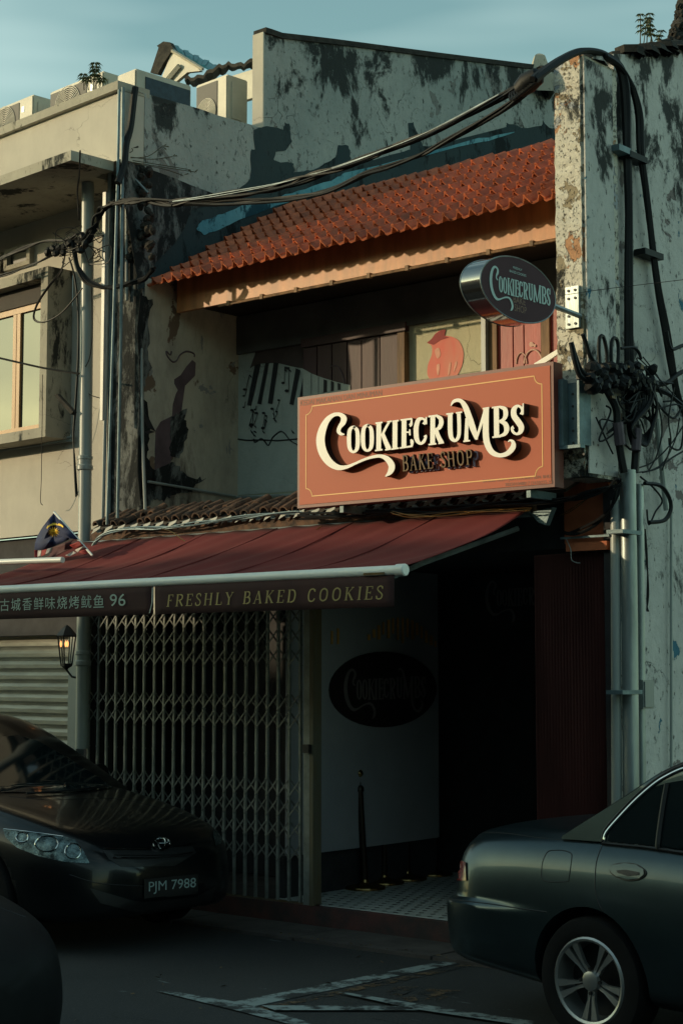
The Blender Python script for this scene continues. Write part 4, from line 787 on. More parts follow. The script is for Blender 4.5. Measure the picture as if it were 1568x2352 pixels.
# ---------------------------------------------------------------- plants on the roofs
def weed(label, px, Y, hs, X=None, sc_=1.0, leaf=.06):
    mb = MB(); ml = MB(); base = PY(px[0], px[1], Y) if X is None else PX(px[0], px[1], X)
    t = thing('weed', label, 'plant', tuple(base))
    for dx, h in hs:
        b0 = (PY(px[0] + dx, px[1], Y) if X is None else PX(px[0] + dx, px[1], X)); lean = Vector((R.uniform(-.03, .03), R.uniform(-.03, .03), 0)); P = [b0 + lean * u + Vector((0, 0, h * u)) for u in (0, .35, .7, 1)]
        mb.tube(P, [.005, .004, .003, .002], 5)
        for lv in ([1.0, .86, .7, .55] if h > .2 else [1.0, .75]):
            c_ = b0 + lean * lv + Vector((0, 0, h * lv))
            for k in range(9):
                a = 2 * math.pi * k / 9 + R.uniform(-.2, .2); l = leaf * R.uniform(.7, 1.15) * (1.05 - .25 * (1 - lv)); d = Vector((math.cos(a), math.sin(a), 0)); s_ = Vector((-d.y, d.x, 0)) * l * .13
                dz = Vector((0, 0, 1))
                ml.add([c_, c_ + d * l * .5 + s_ + dz * .004, c_ + d * l - dz * l * .45, c_ + d * l * .5 - s_ + dz * .004, c_ + d * l * .5 - dz * .006], [(0, 1, 4), (1, 2, 4), (2, 3, 4), (3, 0, 4)])
    mb.obj('stem', m_stem, t); ml.obj('leaves', m_leaf, t); return t
weed('small palmate-leaved weed growing on the neighbour parapet before the air conditioner', (215, 206), -.2, [(-22, .14), (-12, .11), (-2, .22), (3, .16), (12, .10), (6, .12)], leaf=.062)
weed('cluster of tall palmate-leaved seedlings on the mossy wall top', (1488, 116), None, [(-18, .25), (-12, .16), (-4, .22), (2, .15), (8, .25), (14, .21), (20, .14), (26, .11)], X=XR - .12, leaf=.036)
# ---------------------------------------------------------------- houses across the street (they throw the evening shade and stand in the reflections)
m_op = pm('opposite_facade_grey', (0.11, 0.10, 0.09), 0.9, var=0.2); m_or = pm('opposite_roof_tile', (0.16, 0.06, 0.04), 0.8)
for i in range(12):
    x0 = -57 + i * 6.2; h = 7.85 + [0, .15, -.1, .1, -.05, .12][i % 6]; f = -16.0
    t = thing('opposite_shophouse', 'terraced cream shophouse across the street facing the bakery', 'shophouse', (x0 + 3.1, f, 0), group='terraced shophouses across the street')
    MB().box(x0, x0 + 6.15, f - 9, f, 0, h).obj('wall', m_op, t)
    MB().prism([Vector((x0 - .02, f - .05, h + .002)), Vector((x0 - .02, f - 4.5, h + 1.2)), Vector((x0 - .02, f - 9.3, h + .002))], (6.19, 0, 0)).obj('roof', m_or, t)
    for k in range(3):
        w_ = MB().box(x0 + .9 + k * 1.7, x0 + 2.0 + k * 1.7, f + .002, f + .05, 4.6, 6.2).obj('window', m_door, t)
# ---------------------------------------------------------------- lettering
_tc = {}
def text_geo(s, shear=0.0):
    if (s, shear) in _tc: return _tc[(s, shear)]
    cu = bpy.data.curves.new('lettering', 'FONT'); cu.body = s; cu.resolution_u = 3; cu.shear = shear
    ob = bpy.data.objects.new('lettering', cu); C.objects.link(ob); dg = bpy.context.evaluated_depsgraph_get()
    me = bpy.data.meshes.new_from_object(ob.evaluated_get(dg)); v = np.array([(q.co.x, q.co.y) for q in me.vertices]); f = [tuple(p.vertices) for p in me.polygons]
    bpy.data.objects.remove(ob); bpy.data.curves.remove(cu); bpy.data.meshes.remove(me)
    mn, mx = v.min(0), v.max(0); v = (v - mn) / (mx - mn); _tc[(s, shear)] = (v, f); return v, f
def put_text(s, q, name, mat, parent, label=None, shear=0.0):
    # q = four world corners bl, br, tr, tl
    v, f = text_geo(s, shear); bl, br, tr, tl = [Vector(p) for p in q]
    mb = MB(); mb.add([(bl * (1 - x) + br * x) * (1 - y) + (tl * (1 - x) + tr * x) * y for x, y in v], f); return mb.obj(name, mat, parent, label=label)
# serif capitals made of thick and thin strokes in a unit-high cell
def G_(w, *st): return (w, st)
K_, T_, S_ = .125, .045, .04
GL = {
 'F': G_(.56, [(.14, 0), (.14, 1), K_], [(.08, .975), (.54, .975), .05], [(.52, .98), (.52, .78), .045], [(.14, .52), (.40, .52), .05], [(.40, .62), (.40, .42), .04], [(.02, .02), (.28, .02), S_]),
 'R': G_(.70, [(.14, 0), (.14, 1), K_], [(.04, .975), (.38, .975), .05], [(.36, .98), (.54, .90), (.58, .74), (.52, .58), (.36, .50), .11], [(.14, .50), (.38, .50), .05], [(.34, .50), (.52, .22), (.66, .02), .12], [(.02, .02), (.28, .02), S_]),
 'E': G_(.60, [(.14, 0), (.14, 1), K_], [(.04, .975), (.55, .975), .05], [(.54, .98), (.54, .78), .045], [(.14, .52), (.42, .52), .05], [(.42, .62), (.42, .42), .04], [(.02, .025), (.56, .025), .05], [(.57, .02), (.57, .24), .045]),
 'S': G_(.52, [(.44, .74), (.44, .96), .04], [(.44, .82), (.36, .96), (.22, .98), (.10, .88), (.10, .72), (.24, .56), (.38, .44), (.46, .28), (.40, .08), (.24, .02), (.10, .08), (.05, .24), .095], [(.05, .04), (.05, .28), .04]),
 'H': G_(.78, [(.14, 0), (.14, 1), K_], [(.62, 0), (.62, 1), K_], [(.14, .50), (.62, .50), .05], [(.02, .02), (.26, .02), S_], [(.50, .02), (.74, .02), S_], [(.02, .98), (.26, .98), S_], [(.50, .98), (.74, .98), S_]),
 'L': G_(.58, [(.14, 0), (.14, 1), K_], [(.02, .98), (.27, .98), S_], [(.02, .025), (.54, .025), .05], [(.55, .02), (.55, .26), .045]),
 'Y': G_(.70, [(.10, .98), (.36, .46), .12], [(.62, .98), (.36, .46), .05], [(.36, .48), (.36, 0), K_], [(.24, .02), (.48, .02), S_], [(.0, .98), (.22, .98), S_], [(.52, .98), (.72, .98), S_]),
 'B': G_(.64, [(.14, 0), (.14, 1), K_], [(.04, .975), (.36, .975), .05], [(.34, .98), (.50, .90), (.50, .64), (.34, .54), .10], [(.14, .52), (.38, .52), .05], [(.36, .54), (.56, .44), (.57, .14), (.36, .02), .11], [(.04, .025), (.38, .025), .05]),
 'A': G_(.74, [(.36, 1.0), (.62, 0), .125], [(.36, .98), (.10, 0), .05], [(.18, .34), (.54, .34), .045], [(.0, .02), (.20, .02), S_], [(.50, .02), (.74, .02), S_]),
 'K': G_(.72, [(.14, 0), (.14, 1), K_], [(.58, .98), (.16, .44), .05], [(.28, .58), (.60, .02), .125], [(.02, .02), (.27, .02), S_], [(.48, .02), (.72, .02), S_], [(.02, .98), (.27, .98), S_], [(.48, .98), (.68, .98), S_]),
 'D': G_(.74, [(.14, 0), (.14, 1), K_], [(.04, .975), (.34, .975), .05], [(.32, .98), (.54, .88), (.63, .5), (.54, .12), (.32, .02), .11], [(.04, .025), (.34, .025), .05]),
 'C': G_(.68, [(.58, .74), (.58, .96), .04], [(.58, .78), (.50, .93), (.36, .98), (.18, .88), (.10, .5), (.18, .12), (.36, .02), (.52, .08), (.60, .24), .10]),
 'O': G_(.76, [(.36, .98), (.16, .84), (.10, .5), (.16, .16), (.36, .02), .11], [(.36, .02), (.58, .16), (.64, .5), (.58, .84), (.36, .98), .11]),
 'I': G_(.32, [(.16, 0), (.16, 1), K_], [(.03, .02), (.29, .02), S_], [(.03, .98), (.29, .98), S_]),
 'P': G_(.62, [(.14, 0), (.14, 1), K_], [(.04, .975), (.36, .975), .05], [(.34, .98), (.52, .90), (.56, .72), (.50, .54), (.34, .46), .11], [(.14, .47), (.36, .47), .045], [(.02, .02), (.28, .02), S_]),
 'N': G_(.80, [(.14, 0), (.14, 1), .05], [(.12, .98), (.64, .02), .125], [(.64, 0), (.64, 1), .05], [(.02, .02), (.26, .02), S_], [(.52, .98), (.76, .98), S_]),
}
def ribbon(pts, wid, k=5):
    """outline strips of a brush stroke in 2D: returns left and right point lists"""
    q = cr_spline([(p[0], p[1], (p[2] if len(p) > 2 else wid)) for p in pts], k) if len(pts) > 2 else [np.array((p[0], p[1], (p[2] if len(p) > 2 else wid)), float) for p in pts]
    l, r = [], []
    for i, p in enumerate(q):
        d = q[min(i + 1, len(q) - 1)][:2] - q[max(i - 1, 0)][:2]; d = d / (np.linalg.norm(d) + 1e-9); nn = np.array((-d[1], d[0])) * p[2] / 2
        l.append(p[:2] + nn); r.append(p[:2] - nn)
    return l, r
def serif_word(s, mapf, mat, parent, gap=.16, shear=0.0, name='letter', thick=0.0, side=None, each=True):
    # mapf(u, v, d) -> world point; u in 0..1 along the word, v height
    x = 0; cells = []
    for ch in s:
        if ch == ' ': x += .62; continue
        cells.append((ch, x)); x += GL[ch][0] + gap
    tot = x - gap
    for ch, x0 in cells:
        mb = MB()
        for j, st in enumerate(GL[ch][1]):
            wd = st[-1]; pts = st[:-1]
            l, r = ribbon(pts, wd, 4); f = lambda p, d: mapf((x0 + p[0] + shear * p[1]) / tot, p[1], d + .0004 * j)
            k = len(l); A = [f(p, thick) for p in l] + [f(p, thick) for p in r]; mb.mi = 0
            mb.add(A, [(i, i + 1, k + i + 1, k + i) for i in range(k - 1)])
            if thick:
                Bv = [f(p, 0) for p in l] + [f(p, 0) for p in r]; mb.mi = 1; n0 = 2 * k
                mb.add(A + Bv, [(i, i + 1, n0 + i + 1, n0 + i) for i in range(k - 1)] + [(k + i + 1, k + i, n0 + k + i, n0 + k + i + 1) for i in range(k - 1)] + [(0, k, n0 + k, n0), (2 * k - 1, k - 1, n0 + k - 1, n0 + 2 * k - 1)])
        mb.obj(name, [mat, side or mat], parent)
# brush-lettered logo traced in its own sheet units (x right, y down)
LOGO = [
 ('C', [[(288, 274, 6), (268, 272, 18), (254, 256, 22), (262, 230, 24), (280, 205, 32), (284, 178, 34), (262, 158, 22), (225, 160, 22), (188, 190, 32), (160, 245, 44), (148, 310, 50), (162, 380, 50), (200, 438, 44), (250, 468, 32), (300, 466, 20), (350, 446, 14), (400, 424, 14), (450, 408, 16), (500, 402, 20), (540, 420, 32), (565, 458, 38), (556, 495, 30), (528, 522, 4)]]),
 ('O', [[(341, 230, 14), (362, 250, 22), (367, 304, 25), (362, 358, 22), (341, 378, 14), (320, 358, 22), (315, 304, 25), (320, 250, 22), (341, 230, 14), (352, 236, 16)]]),
 ('O', [[(423, 220, 14), (444, 240, 22), (449, 295, 25), (444, 350, 22), (423, 370, 14), (402, 350, 22), (397, 295, 25), (402, 240, 22), (423, 220, 14), (434, 226, 16)]]),
 ('K', [[(490, 208, 28), (489, 368, 28)], [(470, 209, 9), (512, 204, 9)], [(468, 370, 9), (512, 364, 9)], [(553, 200, 12), (532, 235, 14), (508, 285, 14)], [(512, 268, 22), (530, 315, 26), (550, 360, 30)], [(528, 366, 9), (562, 360, 9)], [(540, 202, 9), (566, 197, 9)]]),
 ('I', [[(585, 196, 28), (584, 356, 28)], [(565, 199, 9), (607, 193, 9)], [(562, 362, 9), (608, 355, 9)]]),
 ('E', [[(638, 188, 28), (637, 350, 28)], [(617, 191, 9), (683, 183, 11)], [(683, 180, 8), (680, 215, 16), (670, 222, 20)], [(640, 262, 9), (672, 262, 9)], [(672, 245, 8), (673, 280, 10)], [(614, 355, 9), (684, 344, 11)], [(684, 348, 10), (686, 318, 20), (678, 305, 8)]]),
 ('C', [[(752, 215, 18), (762, 195, 14), (745, 182, 14), (722, 190, 24), (710, 225, 28), (708, 262, 29), (713, 305, 27), (732, 328, 16), (752, 318, 18), (764, 292, 16), (760, 280, 20)], [(768, 172, 7), (766, 215, 14)]]),
 ('R', [[(806, 168, 28), (805, 330, 28)], [(780, 170, 9), (835, 164, 12)], [(830, 166, 14), (852, 182, 24), (856, 210, 27), (842, 238, 22), (815, 250, 12)], [(826, 246, 22), (838, 285, 26), (858, 324, 28)], [(782, 335, 9), (828, 329, 9)], [(840, 328, 9), (872, 323, 9)]]),
 ('U', [[(908, 156, 27), (908, 240, 28), (914, 292, 26), (936, 311, 18), (956, 290, 20), (961, 240, 22), (958, 150, 22)], [(885, 156, 9), (926, 151, 9)], [(942, 149, 9), (978, 144, 9)]]),
 ('M', [[(912, 108, 4), (925, 84, 16), (950, 74, 20), (975, 82, 24), (996, 112, 32), (1016, 165, 36), (1038, 230, 36), (1060, 292, 24), (1064, 306, 10)], [(1006, 180, 18), (1002, 312, 24)], [(985, 316, 9), (1025, 311, 9)], [(1062, 300, 14), (1088, 220, 16), (1116, 124, 18)], [(1120, 120, 32), (1118, 200, 34), (1118, 280, 36), (1128, 335, 36), (1155, 380, 32), (1200, 398, 24), (1245, 386, 28), (1276, 352, 32), (1278, 322, 22), (1262, 310, 12), (1248, 318, 5)], [(1100, 124, 9), (1138, 118, 9)]]),
 ('B', [[(1178, 116, 30), (1180, 288, 30)], [(1152, 118, 9), (1205, 112, 12)], [(1200, 114, 14), (1228, 126, 26), (1234, 158, 28), (1222, 186, 20), (1196, 198, 12)], [(1196, 198, 12), (1230, 212, 28), (1240, 244, 30), (1228, 272, 22), (1196, 286, 12)], [(1156, 292, 9), (1205, 286, 12)]]),
 ('S', [[(1324, 158, 20), (1330, 138, 14), (1322, 116, 13), (1302, 108, 16), (1282, 128, 30), (1282, 165, 34), (1306, 200, 36), (1324, 230, 34), (1320, 258, 26), (1300, 272, 15), (1278, 262, 16), (1270, 240, 16), (1280, 232, 20)], [(1336, 92, 7), (1332, 158, 14)]]),
]
PLAIN_M = [[(1006, 145, 26), (1002, 312, 26)], [(985, 316, 9), (1025, 311, 9)], [(1008, 145, 30), (1035, 230, 32), (1062, 304, 16)], [(1062, 300, 14), (1088, 220, 16), (1112, 130, 16)], [(1118, 124, 32), (1120, 296, 32)], [(1100, 124, 9), (1138, 118, 9)], [(1100, 300, 9), (1140, 296, 9)], [(988, 148, 9), (1014, 143, 9)]]
Ysg = -.54; YL = Ysg - .062
zS = lambda x, y: (677.5 + x * .3918, 889.9 + y * .3918)
def logo(mapf, front, side, parent, thick, plain=False, each=True):
    for ch, strokes in LOGO:
        mb = MB(); sts = PLAIN_M if (plain and ch == 'M') else strokes
        for j, st in enumerate(sts):
            l, r = ribbon(st, 10, 5 if len(st) > 2 else 1); k = len(l); dj = .0005 * j
            A = [mapf(p, thick + dj) for p in l] + [mapf(p, thick + dj) for p in r]; mb.mi = 0; mb.add(A, [(i, i + 1, k + i + 1, k + i) for i in range(k - 1)])
            if thick > .004:
                Bv = [mapf(p, 0) for p in l] + [mapf(p, 0) for p in r]; mb.mi = 1; n0 = 2 * k
                mb.add(A + Bv, [(i, i + 1, n0 + i + 1, n0 + i) for i in range(k - 1)] + [(k + i + 1, k + i, n0 + k + i, n0 + k + i + 1) for i in range(k - 1)] + [(0, k, n0 + k, n0), (2 * k - 1, k - 1, n0 + k - 1, n0 + 2 * k - 1)])
        mb.obj('letter', [front, side], parent)
# ---------------------------------------------------------------- main orange sign
sx0, sx1 = PY(683, 1000, Ysg).x, PY(1272, 1000, Ysg).x
szt, szb = PY(1000, 868, Ysg).z, PY(1000, 1141, Ysg).z
sg = thing('shop_sign', 'large orange bakery sign board with raised white lettering above the awning', 'sign', ((sx0 + sx1) / 2, Ysg, szb))
MB().box(sx0, sx1, Ysg + .001, Ysg + .10, szb, szt).obj('sign_box', m_signr, sg)
rim = .022
face = MB().box(sx0 + rim, sx1 - rim, Ysg - .003, Ysg + .0005, szb + rim, szt - rim).obj('sign_face', m_sign, sg)
# thin yellow border with notched corners
def bord(inset, nt_):
    a, c_, d_, e_ = sx0 + inset * 1.1, sx1 - inset * 1.1, szb + inset, szt - inset; P = []
    for cx, cz, a0 in [(a, e_, 0), (c_, e_, 1), (c_, d_, 2), (a, d_, 3)]:
        st = {0: (180 + 90 + 0)}.get(0)
    def arc(cx, cz, t0, t1): return [Vector((cx + nt_ * math.cos(math.radians(t)), 0, cz + nt_ * math.sin(math.radians(t)))) for t in np.linspace(t0, t1, 7)]
    return arc(a, e_, 270, 360) + arc(c_, e_, 180, 270) + arc(c_, d_, 90, 180) + arc(a, d_, 0, 90)
bp = bord(.075, .055); bp.append(bp[0]); mb = MB()
for p, q in zip(bp, bp[1:]):
    d = (q - p).normalized(); nn = Vector((-d.z, 0, d.x)) * .0032; e_ = d * .001
    mb.add([Vector((v_.x, Ysg - .0045, v_.z)) for v_ in (p - nn - e_, q - nn + e_, q + nn + e_, p + nn - e_)], [(0, 1, 2, 3)])
mb.obj('border_line', m_gold, sg)
def msign(p, d): v_ = PY(*zS(p[0], p[1]), YL); return Vector((v_.x, Ysg - .0032 - d, v_.z))
logo(msign, m_letw, m_letb, sg, .058)
def quad_on(Y, zpts): return [PY(*zS(*p), Y) for p in zpts]
bl, br, tr, tl = quad_on(Ysg - .05, [(628, 492), (1040, 450), (1032, 362), (624, 398)])
def mbake(dx, dz, y0):
    def f(u, v_, d): p = (bl * (1 - u) + br * u) * (1 - v_) + (tl * (1 - u) + tr * u) * v_; return Vector((p.x + dx, y0 - d, p.z + dz))
    return f
serif_word('BAKE SHOP', mbake(.024, -.010, Ysg - .004), m_lilac, sg, thick=.012, side=m_lilac)
serif_word('BAKE SHOP', mbake(0, 0, Ysg - .018), m_goldd, sg, thick=.03, side=m_letb)
put_text('KEDAI MAKANAN DAN MINUMAN', quad_on(Ysg - .0042, [(32, 108), (510, 46), (508, 14), (32, 76)]), 'small_print', m_grey, sg)
put_text('DIMILIKI OLEH : JOM COOKIES SDN. BHD.', quad_on(Ysg - .0042, [(1100, 563), (1500, 535), (1500, 510), (1100, 540)]), 'small_print', m_grey, sg)
put_text('202501048817 (1650225-V)', quad_on(Ysg - .0042, [(1230, 585), (1505, 566), (1505, 542), (1230, 560)]), 'small_print', m_grey, sg)
for px in (776, 1205): x = PY(px, 1180, Ysg).x; MB().box(x, x + .03, Ysg + .02, Ysg + .30, szb - .05, szb - .002).obj('support', m_steelblue, sg)
for px in (830, 1150, 1250): x = PY(px, 900, Ysg).x; MB().box(x, x + .025, Ysg + .102, .2, szt - .10, szt - .075).obj('stay', m_galv, sg)
# ---------------------------------------------------------------- oval projecting sign
ox = -5.50; oc = PX(1188, 665, ox); oc.y += .01
ov = thing('oval_sign', 'projecting dark oval sign with chrome rim hanging beside the peeling pier', 'sign', tuple(oc))
oa, ob_ = .375, .185
def oval(x, k=1.0, n_=48): return [Vector((x, oc.y + oa * k * math.cos(t), oc.z + ob_ * k * math.sin(t))) for t in np.linspace(0, 2 * math.pi, n_ + 1)[:-1]]
mb = MB(); a_, c_ = oval(ox), oval(ox - .135); n_ = 48; mb.add(a_ + c_, [(i, (i + 1) % n_, n_ + (i + 1) % n_, n_ + i) for i in range(n_)]); mb.obj('rim_band', m_chrome, ov, smooth=True)
mb = MB(); mb.prism(oval(ox + .004, .992), (-.01, 0, 0)); mb.obj('face', m_ovf, ov); mb = MB(); mb.prism(oval(ox - .132, .992), (-.008, 0, 0)); mb.obj('face', m_ovf, ov)
mb = MB(); o_ = oval(ox + .003); mb.tube(o_ + [o_[0]], .004, 5, cap=False); o_ = oval(ox - .136); mb.tube(o_ + [o_[0]], .004, 5, cap=False); mb.obj('edge_trim', m_galv, ov)
Lx0, Lx1 = 120.0, 1345.0
def rect_logo(p):    # undo the slope of the traced sheet
    x, y = p; base = 385 - (x - 340) * .104; k = 1 + (x - 340) * -.00002
    return (x, (base - y))
def moval(cx, cy_, cz, s_, yfix, curve_=0.0, sgn=1, dirv=(0, 1)):
    def f(p, d):
        x, h = rect_logo(p); u = (x - 730) * s_; z = (h - 80) * s_ * 1.15 + curve_ * (u * u)
        return Vector((cx + d, cy_ + u * dirv[1], cz + z))
    return f
logo(moval(ox + .0055, oc.y + .01, oc.z - .0, .00050, 0), m_blet, m_blet, ov, .002, plain=True)
def qx(x, pts): return [PX(a, b_, x) for a, b_ in pts]
w0 = lambda y0, y1, z0, z1, x: [Vector((x, y0, z0)), Vector((x, y1, z0)), Vector((x, y1, z1)), Vector((x, y0, z1))]
put_text('FRESHLY', w0(oc.y - .06, oc.y + .03, oc.z + .115, oc.z + .128, ox + .006), 'small_print', m_blet, ov); put_text('BAKED COOKIES', w0(oc.y - .095, oc.y + .07, oc.z + .088, oc.z + .102, ox + .006), 'small_print', m_blet, ov)
put_text('BAKE', w0(oc.y - .06, oc.y + .06, oc.z - .082, oc.z - .042, ox + .006), 'small_print', m_cop, ov); put_text('SHOP', w0(oc.y - .05, oc.y + .07, oc.z - .130, oc.z - .09, ox + .006), 'small_print', m_cop, ov)
mb = MB(); mb.tube([Vector((ox - .06, oc.y + oa - .02, oc.z - .005)), Vector((ox - .10, -.375, oc.z - .01))], .017, 8); mb.obj('arm', m_galv, ov)
pz = PY(1316, 706, -.37)
MB().box(pz.x - .048, pz.x + .048, -.385, -.362, pz.z - .13, pz.z + .13).obj('mount_plate', m_galv, ov)
mb = MB()
for dx in (-.024, .024):
    for dz in (-.105, -.055, .055, .105): mb.lathe([(.001, .006), (.008, .006), (.009, 0)], (pz.x + dx, -.385, pz.z + dz), (0, -1, 0), 8)
mb.obj('bolt', m_blkpl, ov)
# ---------------------------------------------------------------- awning
aw = thing('awning', 'wide maroon retractable awning with white front bar and gold lettered valance', 'awning', (-8.2, -.2, 2.6))
ar, al = -6.09, -10.40; At, Ab = Vector((0, -.235, 2.815)), Vector((0, -1.5, 2.40))
mb = MB(); NX, NY = 140, 14; vs_ = []
for i in range(NX + 1):
    for j in range(NY + 1):
        u, v_ = i / NX, j / NY; p = At.lerp(Ab, v_); sag = -.035 * math.sin(math.pi * v_) * (1 + .3 * math.sin(u * 9)) + .007 * math.sin(u * 38 + v_ * 3 + 2 * math.sin(u * 11)) * v_ * (1 - v_) * 4 + .004 * math.sin(u * 97 + v_ * 9)
        vs_.append((al + (ar - al) * u, p.y, p.z + sag))
mb.add(vs_, [(i * (NY + 1) + j, (i + 1) * (NY + 1) + j, (i + 1) * (NY + 1) + j + 1, i * (NY + 1) + j + 1) for i in range(NX) for j in range(NY)]); fab = mb.obj('canvas', m_awn, aw, smooth=True)
sm_ = fab.modifiers.new('thickness', 'SOLIDIFY'); sm_.thickness = .003
for k in range(1, 6):
    x = al + (ar - al) * k / 6; q_ = [At.lerp(Ab, v_) for v_ in np.linspace(0.01, .99, 13)]
    mb = MB(); mb.tube([Vector((x, p.y, p.z + .006 - .035 * math.sin(math.pi * v_) * (1 + .3 * math.sin(k / 6 * 9)) + .007 * math.sin(k / 6 * 38 + v_ * 3 + 2 * math.sin(k / 6 * 11)) * v_ * (1 - v_) * 4)) for p, v_ in zip(q_, np.linspace(0.01, .99, 13))], .004, 4); mb.obj('seam', m_awn, aw)
mb = MB(); mb.tube([Vector((al, -1.52, 2.375)), Vector((ar, -1.52, 2.375))], .030, 16); mb.obj('front_bar', m_bar, aw, smooth=True)
mb = MB(); mb.lathe([(.001, .035), (.03, .034), (.036, .028), (.036, -.03)], (ar, -1.52, 2.375), (1, 0, 0), 16); mb.obj('end_cap', m_bar, aw, smooth=True)
MB().box(ar - .26, ar - .10, -1.551, -1.549, 2.352, 2.366).obj('maker_plate', m_goldd, aw)
yv = -1.535
xg = PY(352, 1370, yv).x; xv1 = PY(905, 1370, yv).x
zvb = PY(600, 1404, yv).z
def val(x0, x1):
    mb = MB(); k = 30
    vs_ = []
    for i in range(k + 1):
        x = x0 + (x1 - x0) * i / k
        for j in range(5): z = 2.352 + (zvb - 2.352) * j / 4; vs_.append((x, yv + .006 * math.sin(x * 5.2) * j / 4, z))
    mb.add(vs_, [(i * 5 + j, i * 5 + 5 + j, i * 5 + 6 + j, i * 5 + 1 + j) for i in range(k) for j in range(4)]); o = mb.obj('valance', m_val, aw, smooth=True); s2 = o.modifiers.new('thickness', 'SOLIDIFY'); s2.thickness = .002; return o
v1, v2 = val(al, xg - .012), val(xg + .012, xv1)
yt = yv - .010
mb = MB(); mb.tube([Vector((xg - .004, yv - .004, 2.34)), Vector((xg - .002, yv - .008, 2.24)), Vector((xg - .03, yv - .004, zvb + .01))], .0035, 5); mb.obj('torn_edge', m_letw, v1)
q_ = [PY(382, 1391, yt), PY(878, 1379, yt), PY(878, 1351, yt), PY(384, 1362, yt)]
zA, zB = (PY(630, 1385, yt).z), (PY(630, 1356, yt).z)
xA, xB = q_[0].x, q_[1].x
serif_word('FRESHLY BAKED COOKIES', lambda u, v_, d: Vector((xA + (xB - xA) * u, yt - d, zA + (zB - zA) * v_)), pm('muted_gold_lettering', (0.36, 0.27, 0.10), 0.6, bmp=0), v2, gap=.24, shear=.12)
xa_, xb__ = PY(0, 1385, yt).x, PY(288, 1385, yt).x
z0_, z1_ = PY(140, 1399, yt).z, PY(140, 1370, yt).z
chs = '古城香鲜味烧烤鱿鱼'
m_cj = pm('pale_green_lettering', (0.34, 0.44, 0.40), 0.6, bmp=0)
for i, ch in enumerate(chs):
    xx = xa_ + (PY(243, 1385, yt).x - xa_) * i / 9; xw_ = (PY(243, 1385, yt).x - xa_) / 9 * .84
    put_text(ch, w0(0, 0, 0, 0, 0) and [Vector((xx, yt, z0_)), Vector((xx + xw_, yt, z0_)), Vector((xx + xw_, yt, z1_)), Vector((xx, yt, z1_))], 'lettering', m_cj, v1)
put_text('96', [Vector((PY(252, 1385, yt).x, yt, z0_ + .006)), Vector((xb__, yt, z0_ + .006)), Vector((xb__, yt, z1_)), Vector((PY(252, 1385, yt).x, yt, z1_))], 'lettering', m_cj, v1)
mb = MB(); mb.prism([PY(a, b_, -.24) for a, b_ in [(1216, 1178), (1268, 1165), (1252, 1206), (1236, 1200)]], (0, .05, 0)); mb.obj('end_bracket', m_steelblue, aw)
mb = MB(); mb.tube([Vector((ar - .08, -.24, 2.70)), Vector((ar - .38, -.85, 2.46)), Vector((ar - .12, -1.48, 2.335))], .018, 6); mb.obj('folding_arm', m_galv, aw)
mb = MB(); mb.tube([Vector((al, -.20, 2.80)), Vector((ar, -.20, 2.80))], .03, 8); mb.obj('roller', m_galv, aw)
# cables along the skirt roof and over the awning
def w3(label, px, Y0, Y1, r_, mat=None, strands=1, spread=0.0): return cable(label, px, Y0, Y1, r_, mat=mat, strands=strands, spread=spread)
w3('grey cable bunch lying along the skirt roof tiles', [(212, 1262), (225, 1238), (260, 1220), (310, 1214), (370, 1212), (440, 1204), (520, 1192), (600, 1184), (690, 1178)], -.32, -.27, .005, mat=m_steelblue, strands=5, spread=.012)
w3('single yellowish wire looping down over the awning canvas', [(370, 1214), (395, 1222), (420, 1240), (445, 1252), (500, 1260), (570, 1258), (630, 1250), (700, 1230), (740, 1208)], -.40, -.34, .0045, mat=m_brass)
w3('dark cable bunch under the sign bottom edge', [(690, 1186), (800, 1182), (900, 1176), (1020, 1170), (1150, 1160), (1250, 1150), (1330, 1140), (1400, 1125), (1420, 1105)], -.30, -.30, .008, strands=6, spread=.020)
w3('thin pale wires lashed beneath the sign', [(900, 1178), (960, 1186), (1040, 1180), (1150, 1172), (1220, 1170)], -.34, -.32, .003, mat=m_brass, strands=3, spread=.010)
w3('black cable pair curving over the orange wall to the steel pipe', [(1298, 1226), (1330, 1220), (1370, 1200), (1400, 1170), (1415, 1140), (1422, 1110)], -.10, -.12, .012, strands=2, spread=.016)
w3('thin yellow wires hanging beside the steel pipe top', [(1255, 1195), (1300, 1180), (1340, 1150), (1380, 1125), (1420, 1105)], -.14, -.14, .003, mat=m_brass, strands=2, spread=.012)
w3('pale wire dangling over the folding shutter', [(1300, 1238), (1310, 1262), (1312, 1285), (1322, 1292), (1332, 1293)], -.08, -.08, .0035, mat=m_pvc)
MB_ = MB(); MB_.box(PY(1290, 1234, -.07).x, PY(1402, 1228, -.07).x, -.09, -.075, PY(1340, 1236, -.08).z, PY(1340, 1231, -.08).z); tag(MB_.obj('perforated_strip', m_steelblue), 'perforated metal strip across the orange wall', 'metal strip')
# neighbour awning bar end behind the flag
mb = MB(); mb.tube([PY(-60, 1293, -1.1), PY(144, 1286, -1.1)], .022, 10); o = tag(mb.obj('awning_bar', m_bar, smooth=True), 'white bar end of the neighbouring shop awning at the left edge', 'awning bar')
